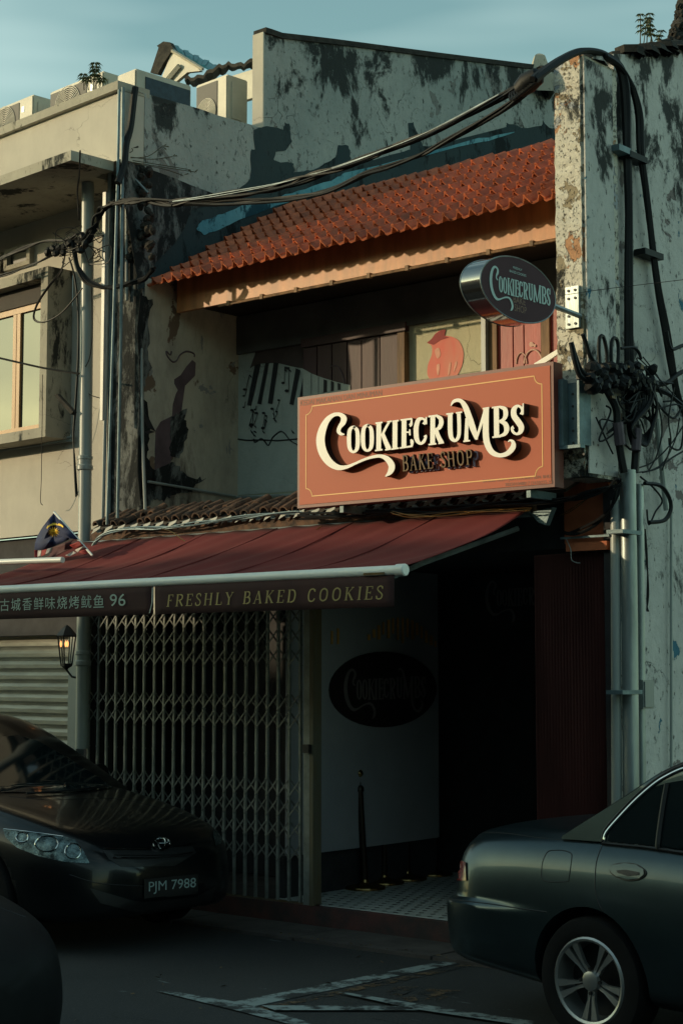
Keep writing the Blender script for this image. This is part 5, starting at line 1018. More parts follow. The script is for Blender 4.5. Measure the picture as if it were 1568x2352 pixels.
# ---------------------------------------------------------------- flag
flg = thing('flag', 'blue red and white striped flag with yellow crescent and star above the awning', 'flag', tuple(PY(208, 1272, -.75)))
mb = MB(); mb.tube([PY(124, 1176, -.75), PY(212, 1276, -.75)], .009, 8); mb.obj('flagpole', m_bar, flg)
m_fb, m_fr2, m_fw, m_fy = pm('flag_blue', (0.010, 0.020, 0.075), 0.8, bmp=0), pm('flag_red', (0.26, 0.02, 0.02), 0.8, bmp=0), pm('flag_white', (0.50, 0.48, 0.46), 0.8, bmp=0), pm('flag_yellow', (0.85, 0.55, 0.05), 0.7, bmp=0)
fw = lambda px, py, off=0: PY(px, py, -.76 + .020 * math.sin(px * .16) + .012 * math.sin(py * .2) - off)
def cloth(polys, mat, name, off=0):
    mb = MB()
    for p in polys:
        c_ = (sum(a for a, b_ in p) / len(p), sum(b_ for a, b_ in p) / len(p)); n_ = len(p); v_ = [fw(a, b_, off) for a, b_ in p] + [fw((a + c_[0]) / 2, (b_ + c_[1]) / 2, off) for a, b_ in p] + [fw(*c_, off)]
        mb.add(v_, [(i, (i + 1) % n_, n_ + (i + 1) % n_, n_ + i) for i in range(n_)] + [(n_ + i, n_ + (i + 1) % n_, 2 * n_) for i in range(n_)])
    o = mb.obj(name, mat, flg, smooth=True); s_ = o.modifiers.new('thickness', 'SOLIDIFY'); s_.thickness = .002; return o
cloth([[(124, 1178), (112, 1192), (98, 1210), (86, 1230), (80, 1248), (79, 1263), (100, 1263), (122, 1256), (146, 1245), (166, 1236), (180, 1240), (160, 1218), (142, 1198)]], m_fb, 'canton')
cloth([[(79, 1264), (79, 1280), (86, 1280), (87, 1263.5)], [(96, 1263), (94, 1278), (104, 1274), (108, 1261)]], m_fr2, 'red_stripe'); cloth([[(87.5, 1263.5), (86.5, 1279), (93.5, 1277), (95.5, 1263)], [(108.5, 1261), (104.5, 1273), (112, 1270), (118, 1258)]], m_fw, 'white_stripe')
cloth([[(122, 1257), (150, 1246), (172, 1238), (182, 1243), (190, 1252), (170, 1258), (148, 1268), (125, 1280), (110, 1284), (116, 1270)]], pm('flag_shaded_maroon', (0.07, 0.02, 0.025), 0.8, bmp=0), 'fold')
cloth([[(160, 1252), (182, 1243), (192, 1253), (172, 1262)], [(180, 1268), (196, 1258), (206, 1268), (196, 1274)]], m_fr2, 'red_stripe', .006); cloth([[(172, 1263), (192, 1254), (196, 1258), (178, 1269)], [(150, 1276), (168, 1266), (176, 1270), (160, 1278)]], m_fw, 'white_stripe', .006)
mb = MB(); mb.add([fw(123 + (14.5 if i % 2 == 0 else 7.5) * math.cos(t) * .98, 1222 + (13 if i % 2 == 0 else 6.5) * math.sin(t), .014) for i, t in enumerate(np.linspace(0, 2 * math.pi, 29)[:-1])] + [fw(123, 1222, .014)], [(i, (i + 1) % 28, 28) for i in range(28)]); mb.obj('star', m_fy, flg)
mb = MB(); arc_o = [fw(127 + 20 * math.cos(t), 1214 + 13 * math.sin(t) , .013) for t in np.linspace(math.radians(185), math.radians(338), 12)]; arc_i = [fw(127 + 19 * math.cos(t), 1216.5 + 10.5 * math.sin(t), .013) for t in np.linspace(math.radians(187), math.radians(336), 12)]
mb.add(arc_o + arc_i, [(i, i + 1, 12 + i + 1, 12 + i) for i in range(11)]); mb.obj('crescent', m_fy, flg)
# ---------------------------------------------------------------- folding steel gate
gx0, gx1 = PY(211, 1600, 0).x, PY(697, 1600, 0).x; Yg_ = -.03
ft = thing('folding_gate', 'grey collapsible steel lattice gate closing the left of the shopfront', 'gate', ((gx0 + gx1) / 2, Yg_, .155))
zg0, zg1 = .165, 2.52; NB = 22; dxg = (gx1 - gx0) / (NB - 1)
bm_ = MB(); bm_.box(-.0095, .0095, -.009, .009, 0, zg1 - zg0); bm_ = bm_.mesh('upright', m_gate)
for i in range(NB):
    o = bpy.data.objects.new('upright', bm_); C.objects.link(o); o.parent = ft; o.location = Vector((gx0 + i * dxg, Yg_, zg0)) - Vector(ft['_o']); o.rotation_euler = (R.uniform(-.002, .002), R.uniform(-.003, .003), 0)
cellz = [PY(504, y, Yg_).z for y in (1425, 1468, 1513, 1612, 1654, 1803, 1847, 1896, 1947)]
def lat():
    mb = MB(); h = .058
    for s_, yy in ((1, -.016), (-1, .016)):
        a_, c_ = Vector((0, yy, -h * s_)), Vector((dxg, yy, h * s_)); d = (c_ - a_).normalized(); nn = Vector((-d.z, 0, d.x)) * .006
        mb.prism([a_ - nn, c_ - nn, c_ + nn, a_ + nn], (0, .003, 0))
    return mb.mesh('lattice_cross', m_lat)
lm = lat()
for zc in cellz:
    for i in range(NB - 1):
        o = bpy.data.objects.new('lattice_cross', lm); C.objects.link(o); o.parent = ft; o.location = Vector((gx0 + i * dxg, Yg_, zc)) - Vector(ft['_o'])
mb = MB()
for z_ in (2.28, 1.58, 1.20, 1.02, .62):
    for i in range(NB): x = gx0 + i * dxg; mb.box(x - .010, x + .010, Yg_ - .012, Yg_ + .012, z_ - .006, z_ + .006)
o = mb.obj('rivet_collar', m_gate, ft)
gp0, gp1 = PY(698, 1600, -.05).x, PY(723, 1600, -.05).x
MB().box(gp0, gp1 - .035, -.055, .02, .156, 2.55).obj('end_post', m_gate, ft); MB().box(gp1 - .034, gp1, -.07, .02, .156, 2.55).obj('end_post', m_rust, ft)
MB().box(gx0 - .05, gp1, -.05, .01, 2.552, 2.62).obj('top_rail', m_gate, ft); MB().box(gx0 - .05, gp1, -.04, .0, .1555, .164).obj('floor_track', m_rust, ft)
MB().box(gp0 + .03, gp0 + .09, -.10, -.056, 1.22, 1.28).obj('latch', m_blkpl, ft)
MB().box(-10.6, -8.56, 1.0, 1.04, .16, 2.6).obj('interior_screen', m_int, shop)
# oval board with dim lettering on the partition
oc2 = PX(877, 1584, -8.436); mb = MB(); A2, B2 = .0, .0
pL, pR = PX(755, 1584, -8.436), PX(1000, 1584, -8.436); pT = PX(877, 1497, -8.436); pB = PX(877, 1671, -8.436)
A2, B2 = (pR.y - pL.y) / 2, (pT.z - pB.z) / 2; cy2, cz2 = (pL.y + pR.y) / 2, (pT.z + pB.z) / 2
ob2 = thing('oval_board', 'black oval board with dim lettering on the grey partition', 'sign', (-8.436, cy2, cz2))
mb.prism([Vector((-8.424, cy2 + A2 * math.cos(t), cz2 + B2 * math.sin(t))) for t in np.linspace(0, 2 * math.pi, 41)[:-1]], (-.015, 0, 0)); mb.obj('board', m_ovalm, ob2)
logo(moval(-8.4215, cy2, cz2 + .0, A2 * 1.55 / 1225, 0), m_dimlet, m_dimlet, ob2, .002, plain=False)
# second dim logo on a dark board deeper inside
bd = thing('dark_sign', 'barely visible dark board with cookie lettering inside the entrance', 'sign', tuple(PY(1175, 1375, 1.6)))
MB().box(PY(1085, 1375, 1.6).x, PY(1300, 1375, 1.6).x, 1.6, 1.62, PY(1175, 1440, 1.6).z, PY(1175, 1320, 1.6).z).obj('board', m_int, bd)
pa, pb_ = PY(1112, 1375, 1.59), PY(1300, 1375, 1.59); s2 = (pb_.x - pa.x) / 1225
logo(lambda p, d: (lambda q: Vector((pa.x + (q[0] - 120) * s2, 1.597 - d, pa.z + (q[1] - 80) * s2 * 1.3)))(rect_logo(p)), m_dimlet, m_dimlet, bd, .002)
# ---------------------------------------------------------------- wall lantern
lc = PY(153, 1488, .1)
ln = thing('wall_lantern', 'black wall lantern with small lit bulbs hanging beside the drainpipe', 'lantern', tuple(lc))
mb = MB(); zl0, zl1 = lc.z - .14, lc.z + .10
for a in range(6):
    t = math.pi / 3 * a; mb.tube([(lc.x + .075 * math.cos(t), lc.y + .075 * math.sin(t), zl1), (lc.x + .045 * math.cos(t), lc.y + .045 * math.sin(t), zl0)], .006, 4)
mb.lathe([(.001, .09), (.03, .07), (.09, .0), (.085, -.01), (.001, -.01)], (lc.x, lc.y, zl1), n=6); mb.lathe([(.001, .01), (.05, .01), (.05, -.01), (.02, -.03), (.001, -.05)], (lc.x, lc.y, zl0), n=6)
mb.tube([(lc.x, lc.y, zl0 - .04), (lc.x + .05, lc.y + .02, zl0 - .10), (lc.x + .10, lc.y + .10, zl0 - .12)], .009, 5); mb.obj('frame', m_blkpl, ln)
for dx in (-.05, .012, .035):
    mb = MB(); mb.lathe([(.001, .03), (.007, .015), (.009, 0), (.006, -.02), (.001, -.025)], (lc.x + dx, lc.y - .02, lc.z + .03), n=8); mb.obj('bulb', emi('warm_bulb', (1.0, .40, .12), 1.2) if dx == -.05 else bpy.data.materials['warm_bulb'], ln)
# ---------------------------------------------------------------- rope barrier stanchions
def stanchion(label, px, py, lean=(0, 0), h=.84):
    b_ = PZ(px, py, .157); t = thing('stanchion', label, 'stanchion', tuple(b_), group='brass rope barrier posts in the entrance')
    m1 = MB(); m1.lathe([(.155, 0), (.155, .012), (.15, .02), (.06, .035), (.03, .05), (.025, .07)], b_, n=28); m1.obj('base', m_brass, t, smooth=True)
    m1 = MB(); tp = b_ + Vector((lean[0], lean[1], h)); m1.tube([b_ + Vector((0, 0, .05)), b_.lerp(tp, .88)], .026, 14); m1.tube([b_.lerp(tp, .87), b_.lerp(tp, .985)], .014, 10); m1.lathe([(.026, 0), (.034, .005), (.034, .03), (.022, .05)], b_.lerp(tp, .86), n=14); m1.obj('post', m_pole, t, smooth=True)
    m1 = MB(); m1.lathe([(.016, -.04), (.014, -.01)] + [(.034 * math.cos(a), .022 + .034 * math.sin(a)) for a in np.linspace(-1.2, 1.55, 9)], tp, n=16); m1.obj('ball', m_brass, t, smooth=True)
stanchion('nearest brass-balled stanchion post leaning slightly at the entrance step', 838, 2042, (-.06, .0))
stanchion('second stanchion behind the leaning one', 882, 2030); stanchion('third stanchion deeper in the entrance', 935, 2021); stanchion('farthest stanchion beside the dark shutter', 995, 2010)
# ---------------------------------------------------------------- cars
GT = [(0.0, .80), (.06, .93), (.18, .975), (.38, 1.0), (.58, .992), (.76, .965), (.88, .925), (.95, .875), (1.0, .80)]
def smooth_tab(tab, x):
    xs_ = [a for a, b_ in tab]; ys = [b_ for a, b_ in tab]
    i = max(0, min(len(xs_) - 2, int(np.searchsorted(xs_, x) - 1))); t = (x - xs_[i]) / (xs_[i + 1] - xs_[i]); t = min(1, max(0, t))
    d = [(ys[min(k + 1, len(ys) - 1)] - ys[max(k - 1, 0)]) / (xs_[min(k + 1, len(xs_) - 1)] - xs_[max(k - 1, 0)]) for k in (i, i + 1)]; h = xs_[i + 1] - xs_[i]
    s0, s1 = [3 * abs((ys[i + 1] - ys[i]) / h) * (1 if q >= 0 else -1) if abs(q) > 3 * abs((ys[i + 1] - ys[i]) / h) else q for q in d]
    return (2 * t ** 3 - 3 * t * t + 1) * ys[i] + (t ** 3 - 2 * t * t + t) * h * s0 + (-2 * t ** 3 + 3 * t * t) * ys[i + 1] + (t ** 3 - t * t) * h * s1
def gtab(u): return smooth_tab(GT, u)
def body_mesh(sp):
    x0, x1 = sp['w'][0][0], sp['w'][-1][0]; xs_ = sorted(set([round(x, 4) for x in list(np.linspace(x0, x1, 90)) + list(x0 + np.array([.01, .02, .035, .05, .07])) + list(x1 - np.array([.01, .02, .035, .05, .07]))])); us = np.linspace(0, 1, 44); nt_ = 8; mb = MB(); rings = []
    for x in xs_:
        w_, zt_, zb2 = smooth_tab(sp['w'], x), smooth_tab(sp['zt'], x), smooth_tab(sp['zb'], x)
        half = [(gtab(u) * w_, zb2 + (zt_ - zb2) * u) for u in us]; cw = half[-1][0]
        topc = [(cw * math.cos(a), zt_ + .045 * math.sin(a) * sp.get('crown', 1)) for a in np.linspace(0, math.pi / 2, nt_)][1:]
        h = half + topc; ring = [(x, y, z) for y, z in h] + [(x, -y, z) for y, z in h[-2::-1]]; rings.append(ring)
    if 'tail' in sp:
        sm = lambda q: (lambda s: s * s * (3 - 2 * s))(min(1, max(0, q)))
        for r_ in rings:
            for i, (x, y, z) in enumerate(r_):
                f = sm((.63 - z) / .035) * sm((-.25 - x) / .5) * sm((z - .22) / .12); r_[i] = (x - sp['tail'] * f * 1.3, y * (1 + .035 * f), z)
    n_ = len(rings[0])
    for r_ in rings: mb.v += r_
    for i in range(len(rings) - 1): mb.f += [(i * n_ + k, i * n_ + (k + 1) % n_, (i + 1) * n_ + (k + 1) % n_, (i + 1) * n_ + k) for k in range(n_)]
    mb.f += [tuple(range(n_ - 1, -1, -1)), tuple((len(rings) - 1) * n_ + k for k in range(n_))]; mb.m = [0] * len(mb.f); return mb
def cabin_mesh(sp):
    mb = MB(); xs_ = np.linspace(sp['zr'][0][0], sp['zr'][-1][0], 60); rings = []
    for x in xs_:
        zt_ = smooth_tab(sp['zt'], x) - .02; zr = max(zt_ + .004, smooth_tab(sp['zr'], x)); wb = smooth_tab(sp['w'], x) * .865; f = (zr - zt_) / (sp['H'] - zt_); wr = wb - (wb - sp['wr']) * max(0, f)
        h = [(wb + (wr - wb) * u, zt_ + (zr - .05 * f - zt_) * u) for u in np.linspace(0, 1, 9)] + [(wr * math.cos(a) ** .7 if a < 1.57 else 0, zr - .05 * f + (.05 * f + .02 * f) * math.sin(a)) for a in np.linspace(0, math.pi / 2, 9)][1:]
        rings.append([(x, y, z) for y, z in h] + [(x, -y, z) for y, z in h[-2::-1]])
    n_ = len(rings[0])
    for r_ in rings: mb.v += r_
    for i in range(len(rings) - 1): mb.f += [(i * n_ + k, i * n_ + (k + 1) % n_, (i + 1) * n_ + (k + 1) % n_, (i + 1) * n_ + k) for k in range(n_)]
    mb.f += [tuple(range(n_ - 1, -1, -1)), tuple((len(rings) - 1) * n_ + k for k in range(n_))]; mb.m = [0] * len(mb.f); return mb
def wheel(t, x, y, side, rad, rimr, spin=0.0):
    w_ = MB(); c_ = (x, y, rad); ax = (0, side, 0)
    w_.lathe([(rimr, -.10), (rad - .03, -.105), (rad, -.085), (rad, .06), (rad - .012, .085), (rimr + .02, .095), (rimr - .004, .085), (rimr - .008, -.10)], c_, ax, 40)
    ty = w_.obj('wheel', m_rub, t, smooth=True, local=True)
    m1 = MB(); m1.lathe([(rimr, .086), (rimr - .010, .094), (rimr - .022, .088), (rimr - .028, .02), (rimr - .05, -.09)], c_, ax, 40); m1.obj('rim', m_rim, ty, smooth=True, local=True)
    m1 = MB(); m1.lathe([(rimr - .03, -.02), (.001, -.02)], c_, ax, 24); m1.obj('brake_drum', m_blkpl, ty, local=True)
    for k in range(5):
        a = math.radians(-90 + 72 * k) + spin; R_ = Matrix.Rotation(-side * a if False else a, 3, 'Y')
        for s_ in (-1, 1):
            P = [(.035, s_ * .002, .062), (.075, s_ * .004, .070), (rimr - .03, s_ * .012, .086), (rimr - .008, s_ * .014, .086), (rimr - .008, s_ * .060, .086), (rimr - .035, s_ * .046, .086), (.09, s_ * .020, .074), (.045, s_ * .020, .066)]
            loc = [Vector((x, y, rad)) + Vector((p[0] * math.cos(a) - p[1] * math.sin(a), side * p[2], p[0] * math.sin(a) + p[1] * math.cos(a))) for p in P]
            mm = MB(); mm.prism(loc, (0, -side * .022, 0)); mm.obj('spoke', m_rim, ty, local=True)
    m1 = MB(); m1.lathe([(.050, .060), (.046, .078), (.030, .084), (.001, .086)], c_, ax, 24); m1.obj('hub_cap', m_rim, ty, smooth=True, local=True)
    for k in range(4):
        a = math.pi / 2 * k; m2 = MB(); m2.lathe([(.009, .07), (.008, .082), (.001, .082)], (x + .058 * math.cos(a), y, rad + .058 * math.sin(a)), ax, 8); m2.obj('wheel_nut', m_blkpl, ty, local=True)
def car(name, label, loc, rz, sp, paint):
    t = thing(name, label, 'car', loc, rz=rz)
    bo = body_mesh(sp).obj('body', paint, t, smooth=True, local=True)
    cut = MB()
    for x in (0, sp['wb']):
        for s_ in (1, -1): cut.lathe([(.001, -.16), (sp['arch'], -.16), (sp['arch'], .3), (.001, .3)], (x, s_ * (sp['hw'] - .12), sp['rad'] + .01), (0, s_, 0), 40)
    co = cut.obj('cut', m_blkpl, t, local=True)
    md = bo.modifiers.new('arches', 'BOOLEAN'); md.object = co; md.operation = 'DIFFERENCE'; md.solver = 'EXACT'; md.use_self = True
    bpy.context.view_layer.update(); dg = bpy.context.evaluated_depsgraph_get(); me = bpy.data.meshes.new_from_object(bo.evaluated_get(dg)); bo.modifiers.clear(); bo.data = me; bpy.data.objects.remove(co)
    if len(me.materials) > 1: pass
    ca = cabin_mesh(sp).obj('cabin', paint, t, smooth=True, local=True)
    for x in (0, sp['wb']):
        for s_ in (1, -1): wheel(t, x, s_ * (sp['hw'] - .105), s_, sp['rad'], sp['rim'])
    bpy.context.view_layer.update(); M_ = t.matrix_world; V = []; F = []
    for o in (bo, ca):
        n_ = len(V); V += [M_ @ v_.co for v_ in o.data.vertices]; F += [tuple(i + n_ for i in p.vertices) for p in o.data.polygons]
    return t, BVHTree.FromPolygons(V, F), M_.inverted()
def hit(bvh, px, py, off):
    d = ray(px, py).normalized(); h = bvh.ray_cast(CAM, d)
    if h[0] is None: return None
    nn = h[1] if h[1].dot(d) < 0 else -h[1]; return h[0] + nn * off
def decal(cr, poly, name, mat, off=.004, cuts=4, parent=None, label=None):
    t, bvh, inv = cr; bm = bmesh.new(); vs_ = [bm.verts.new((a, b_, 0)) for a, b_ in poly]; bm.faces.new(vs_); bmesh.ops.triangulate(bm, faces=bm.faces)
    for k in range(cuts): bmesh.ops.subdivide_edges(bm, edges=[e for e in bm.edges if e.calc_length() > 7], cuts=1, use_grid_fill=True); bmesh.ops.triangulate(bm, faces=bm.faces)
    bm.verts.ensure_lookup_table(); P = [hit(bvh, v_.co.x, v_.co.y, off) for v_ in bm.verts]; fs = [tuple(v_.index for v_ in f.verts) for f in bm.faces]; bm.free()
    mb = MB(); mb.add([inv @ (p if p else CAM) for p in P], []); mb.f = [f for f in fs if all(P[i] for i in f)]; mb.m = [0] * len(mb.f)
    return mb.obj(name, mat, parent or t, smooth=True, local=True, label=label) if mb.f else None
def seam(cr, px, name, mat, r_=.003, off=.0, k=8, parent=None):
    t, bvh, inv = cr; P = [hit(bvh, q[0], q[1], off) for q in cr_spline(px, k)]; P = [inv @ p for p in P if p]
    if len(P) > 1: mb = MB(); mb.tube(P, r_, 5); return mb.obj(name, mat, parent or t, smooth=True, local=True)
# ---- right: blue-grey sedan seen from behind its rear wheel
SR = dict(w=[(-1.0, .52), (-.975, .68), (-.90, .77), (-.70, .82), (-.3, .84), (.3, .85), (1.5, .855), (2.6, .84), (3.1, .78), (3.3, .6)],
          zt=[(-1.0, .74), (-.97, .85), (-.88, .93), (-.64, .965), (0, .985), (.4, .985), (1.2, .95), (2.1, .93), (2.7, .86), (3.1, .76), (3.3, .62)],
          zb=[(-1.0, .42), (-.95, .30), (-.7, .25), (0, .20), (2.6, .20), (3.3, .26)],
          zr=[(-.24, .975), (-.08, 1.08), (.12, 1.21), (.32, 1.34), (.55, 1.42), (1.0, 1.445), (1.5, 1.42), (1.9, 1.20), (2.35, .90)], H=1.445, wr=.645, hw=.85, tail=.032, wb=2.55, rad=.305, rim=.212, arch=.345)
Pw = CAM + ray(1352, 2249) * 8.2; an = math.radians(-5.2); lft = Vector((-math.sin(an), math.cos(an), 0))
rl = Vector((Pw.x, Pw.y, 0)) + lft * .83
cr2 = car('parked_car', 'blue grey sedan at the lower right seen from its rear wheel and boot', tuple(rl), an, SR, m_car2)
zc = lambda x, y: (976 + x * .3775, 1665 + y * .3775)
G7 = lambda *p: [zc(*q) for q in p]
decal(cr2, G7((1110, 722), (1125, 660), (1200, 570), (1300, 465), (1400, 380), (1478, 355), (1568, 340), (1700, 330), (1700, 800), (1568, 775), (1300, 745)), 'side_window', m_glass, off=.006)
seam(cr2, G7((1092, 720), (1105, 660), (1180, 570), (1290, 455), (1400, 360), (1480, 310), (1568, 270), (1680, 240)), 'window_trim', m_chr, .006, .008)
seam(cr2, G7((1078, 730), (1088, 650), (1165, 555), (1280, 435), (1400, 335), (1500, 275), (1568, 248)), 'door_gap', m_blkpl, .006, .002)
seam(cr2, G7((1478, 360), (1462, 450), (1445, 560), (1430, 670), (1420, 760)), 'window_divider', m_blkpl, .014, .010)
seam(cr2, G7((1085, 728), (1200, 740), (1350, 755), (1568, 785), (1700, 800)), 'belt_moulding', m_blkpl, .009, .006)
seam(cr2, G7((1078, 735), (1055, 790), (1040, 850), (1034, 930), (1034, 1000), (1060, 1100), (1110, 1180)), 'door_gap', m_blkpl, .003, .0)
seam(cr2, G7((708, 885), (716, 830), (745, 775), (790, 765), (850, 768), (888, 785), (890, 820), (875, 930), (860, 955), (740, 955), (708, 930), (708, 885)), 'fuel_flap_gap', m_blkpl, .0028, .0, k=6)
hd = decal(cr2, G7((1130, 880), (1150, 858), (1220, 848), (1290, 858), (1335, 885), (1338, 915), (1310, 938), (1240, 946), (1170, 925), (1140, 905)), 'door_handle', m_car2, off=.012)
seam(cr2, G7((1128, 885), (1150, 855), (1220, 845), (1290, 855), (1340, 890), (1338, 920), (1300, 943), (1230, 948), (1165, 925), (1135, 905), (1128, 885)), 'handle_gap', m_blkpl, .0035, .004, parent=hd)
decal(cr2, G7((1175, 893), (1230, 888), (1310, 903), (1310, 918), (1240, 925), (1180, 905)), 'handle_recess', m_blkpl, off=.016, parent=hd)
decal(cr2, G7((203, 745), (212, 790), (228, 830), (252, 840), (256, 950), (170, 950), (165, 860), (180, 780)), 'tail_lamp', m_red, off=.008)
seam(cr2, G7((155, 1062), (250, 1075), (400, 1092), (550, 1115), (740, 1142)), 'bumper_gap', m_blkpl, .003, .0)
seam(cr2, G7((300, 650), (500, 662), (700, 690), (860, 705), (1000, 722)), 'boot_lid_gap', m_blkpl, .002, .0)
# bumper wrapped around the tail, slightly proud
def wrap(sp, x0, x1, z0_, z1_, off, name, mat, t):
    mb = MB(); path = []
    for x in np.linspace(x1, sp['w'][0][0] + .004, 26): path.append(x)
    rows = []
    for z_ in (z0_, z0_ + .03, (z0_ + z1_) / 2, z1_ - .02, z1_):
        o1_ = off * (1 if z0_ < z_ < z1_ else .15); row = []
        for x in path:
            o_ = o1_ * min(1, max(.02, (-.30 - x) / .40))
            zt_, zb2 = smooth_tab(sp['zt'], x), smooth_tab(sp['zb'], x); y = (smooth_tab(sp['w'], x) + .0) * gtab(min(1, max(0.06, (z_ - .2) / (zt_ - .2)))) + o_
            row.append((x - o_ * (1.5 if x < -.75 else 0), -y, z_))
        rows.append(row + [(a, -b_, c_) for a, b_, c_ in row[::-1]])
    n_ = len(rows[0]); mb.add([p for r_ in rows for p in r_], [(j * n_ + i, j * n_ + i + 1, (j + 1) * n_ + i + 1, (j + 1) * n_ + i) for j in range(len(rows) - 1) for i in range(n_ - 1)])
    o = mb.obj(name, mat, t, smooth=True, local=True); s_ = o.modifiers.new('thickness', 'SOLIDIFY'); s_.thickness = .003; return o
0 and wrap(SR, -.9, -.30, .27, .615, .055, 'rear_bumper', m_car2, cr2[0])
MB().box(-1.03, -1.0, -.26, .26, .62, .74).obj('number_plate', m_blkpl, cr2[0], local=True)
MB().box(-1.05, -1.02, -.30, .30, .40, .42).obj('bumper_slot', m_blkpl, cr2[0], local=True)
# ---- left: black sedan seen from the front
SL = dict(w=[(-.95, .60), (-.9, .76), (-.6, .85), (0, .875), (1.5, .88), (2.4, .875), (2.9, .85), (3.15, .80), (3.32, .71), (3.44, .57), (3.50, .40), (3.52, .30)],
          zt=[(-.95, .85), (-.9, .98), (-.5, 1.04), (.3, 1.03), (1.2, .99), (2.0, .955), (2.6, .87), (3.0, .79), (3.25, .72), (3.40, .65), (3.48, .58), (3.52, .52)],
          zb=[(-.95, .4), (-.85, .28), (0, .22), (2.6, .22), (3.2, .20), (3.45, .24), (3.52, .34)],
          zr=[(-.5, 1.03), (0, 1.22), (.35, 1.38), (.8, 1.46), (1.1, 1.47), (1.4, 1.40), (1.8, 1.19), (2.25, .93)], H=1.47, wr=.58, hw=.875, wb=2.6, rad=.31, rim=.19, arch=.35)
cr1 = car('parked_car', 'black sedan at the lower left facing the camera with clear headlamps', (-11.72, -1.28, 0), 0.0, SL, m_car1)
decal(cr1, [(-60, 1700), (40, 1690), (90, 1705), (160, 1745), (230, 1790), (262, 1812), (150, 1822), (0, 1822), (-60, 1825)], 'windshield', m_glass, off=.005)
h1 = decal(cr1, [(8, 1905), (60, 1911), (145, 1922), (172, 1931), (190, 1953), (206, 1984), (150, 1981), (90, 1968), (40, 1948), (14, 1925)], 'headlamp', m_lamp, off=.006, cuts=5)
for cx, cy, rx, ry in [(108, 1940, 26, 17), (168, 1957, 18, 17), (52, 1925, 14, 11)]:
    seam(cr1, [(cx + rx * math.cos(a), cy + ry * math.sin(a)) for a in np.linspace(0, 2 * math.pi, 11)], 'reflector_ring', m_chr, .004, .008, 3, parent=h1)
seam(cr1, [(10, 1906), (60, 1912), (145, 1924)], 'lens_edge', m_chr, .003, .008, parent=h1)
h2 = decal(cr1, [(486, 1872), (500, 1876), (510, 1895), (512, 1920), (506, 1940), (494, 1944), (488, 1915)], 'headlamp', m_lamp, off=.006)
seam(cr1, [(238, 1951), (300, 1952), (345, 1951)], 'grille_bar', m_chr, .005, .008); seam(cr1, [(395, 1948), (420, 1945), (438, 1940)], 'grille_bar', m_chr, .005, .008)
seam(cr1, [(258, 1972), (320, 1973), (380, 1970), (440, 1961)], 'grille_bar', m_chr, .005, .008)
for yy in (1962, 1967): seam(cr1, [(262, yy + 3), (330, yy + 4), (395, yy + 2), (445, yy - 5)], 'grille_bar', m_blkpl, .004, .010)
decal(cr1, [(205, 2040), (300, 2068), (330, 2072), (450, 2060), (495, 2035), (480, 2085), (330, 2100), (230, 2075)], 'lower_intake', m_blkpl, off=.004)
seam(cr1, [(160, 2010), (230, 2030), (330, 2036)], 'bumper_crease', m_blkpl, .003, .0)
decal(cr1, [(236, 1954), (345, 1955), (440, 1944), (450, 1960), (400, 1990), (280, 1992), (250, 1975)], 'grille', m_blkpl, off=.003)
el_ = seam(cr1, [(370 + 19 * math.cos(a), 1941 + 14 * math.sin(a)) for a in np.linspace(0, 2 * math.pi, 17)], 'emblem', m_chr, .006, .012, 2)
seam(cr1, [(370 + 8 * math.cos(a), 1941 + 13 * math.sin(a)) for a in np.linspace(0, 2 * math.pi, 13)], 'emblem_loop', m_chr, .004, .014, 2, parent=el_)
seam(cr1, [(370 + 15 * math.cos(a), 1935 + 5.5 * math.sin(a)) for a in np.linspace(0, 2 * math.pi, 13)], 'emblem_loop', m_chr, .004, .014, 2, parent=el_)
plt = decal(cr1, [(328, 2020), (452, 2008), (452, 2052), (328, 2064)], 'number_plate', m_blkpl, off=.012)
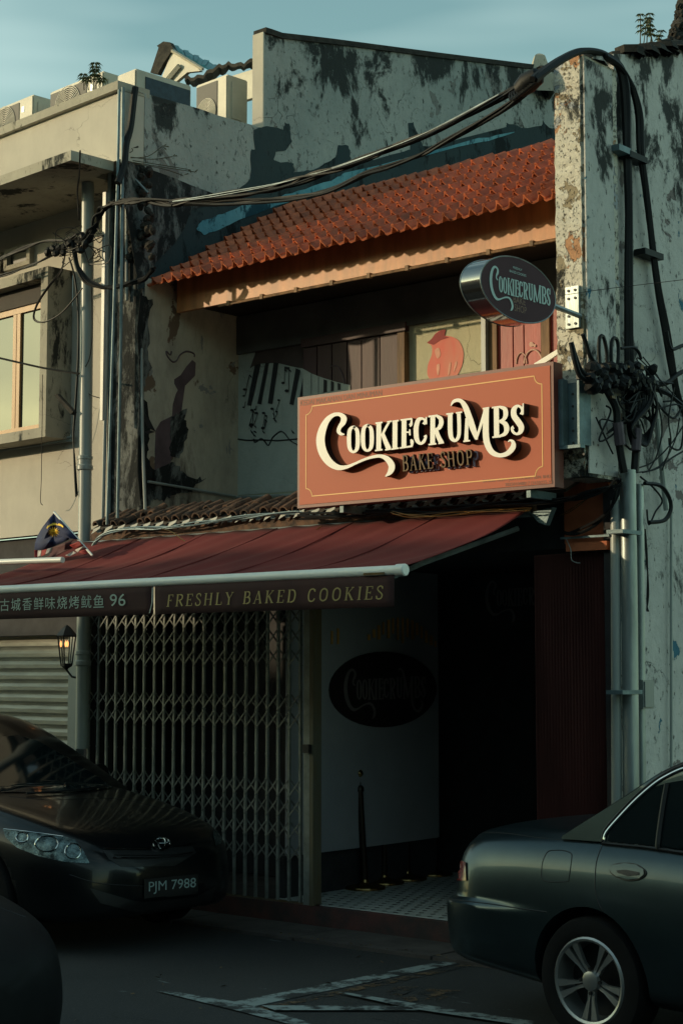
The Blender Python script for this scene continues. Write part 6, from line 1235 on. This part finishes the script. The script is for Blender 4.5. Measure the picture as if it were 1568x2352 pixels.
v_, f_ = text_geo('PJM 7988'); bl_, br_, tr_, tl_ = (338, 2055), (446, 2045), (446, 2016), (338, 2026); mb = MB(); ps2 = []
for x, y in v_: a = (bl_[0] * (1 - x) + br_[0] * x) * (1 - y) + (tl_[0] * (1 - x) + tr_[0] * x) * y; b2 = (bl_[1] * (1 - x) + br_[1] * x) * (1 - y) + (tl_[1] * (1 - x) + tr_[1] * x) * y; ps2.append(cr1[2] @ (hit(cr1[1], a, b2, .016) or Vector()))
mb.add(ps2, f_); mb.obj('plate_lettering', m_plate, plt, local=True)
seam(cr1, [(20, 1830), (120, 1838), (260, 1835), (380, 1860), (470, 1890)], 'bonnet_gap', m_blkpl, .002, .0)
# wipers, mirrors
seam(cr1, [(60, 1828), (150, 1822), (240, 1812)], 'wiper', m_blkpl, .008, .016)
for s_ in (1, -1):
    mb = MB(); mb.lathe([(.001, -.09), (.06, -.08), (.085, -.02), (.085, .03), (.001, .05)], (1.62, s_ * 1.0, 1.0), (1, 0, 0), 14); mb.tube([(1.6, s_ * .93, .99), (1.62, s_ * .85, .96)], .02, 6); mb.obj('wing_mirror', m_car1, cr1[0], smooth=True, local=True)
# third dark car, only its nose reaches into the lower left corner
def copy_tree(o, parent=None):
    c_ = o.copy(); C.objects.link(c_); c_.parent = parent
    for ch in list(o.children): copy_tree(ch, c_)
    return c_
cr3 = copy_tree(cr1[0]); cr3.location = (-9.06, -4.98, 0); cr3['label'] = 'dark car nose reaching into the lower left corner of the street'
tag(cr3, cr3['label'], 'car')
for ch in list(cr3.children_recursive):
    if ch.name.startswith(('number_plate', 'plate_lettering', 'headlamp', 'reflector', 'lens_edge', 'emblem')): bpy.data.objects.remove(ch)
m_c3 = pm('matt_black_paint', (0.006, 0.007, 0.008), 0.6, bmp=0, spec=0.12)
for ch in cr3.children_recursive:
    if ch.type == 'MESH' and ch.data.materials and ch.data.materials[0] and ch.data.materials[0].name in (m_car1.name, m_chr.name): ch.data = ch.data.copy(); ch.data.materials[0] = m_c3
# ---------------------------------------------------------------- tidy helper properties
for o in bpy.data.objects:
    if '_o' in o: del o['_o']
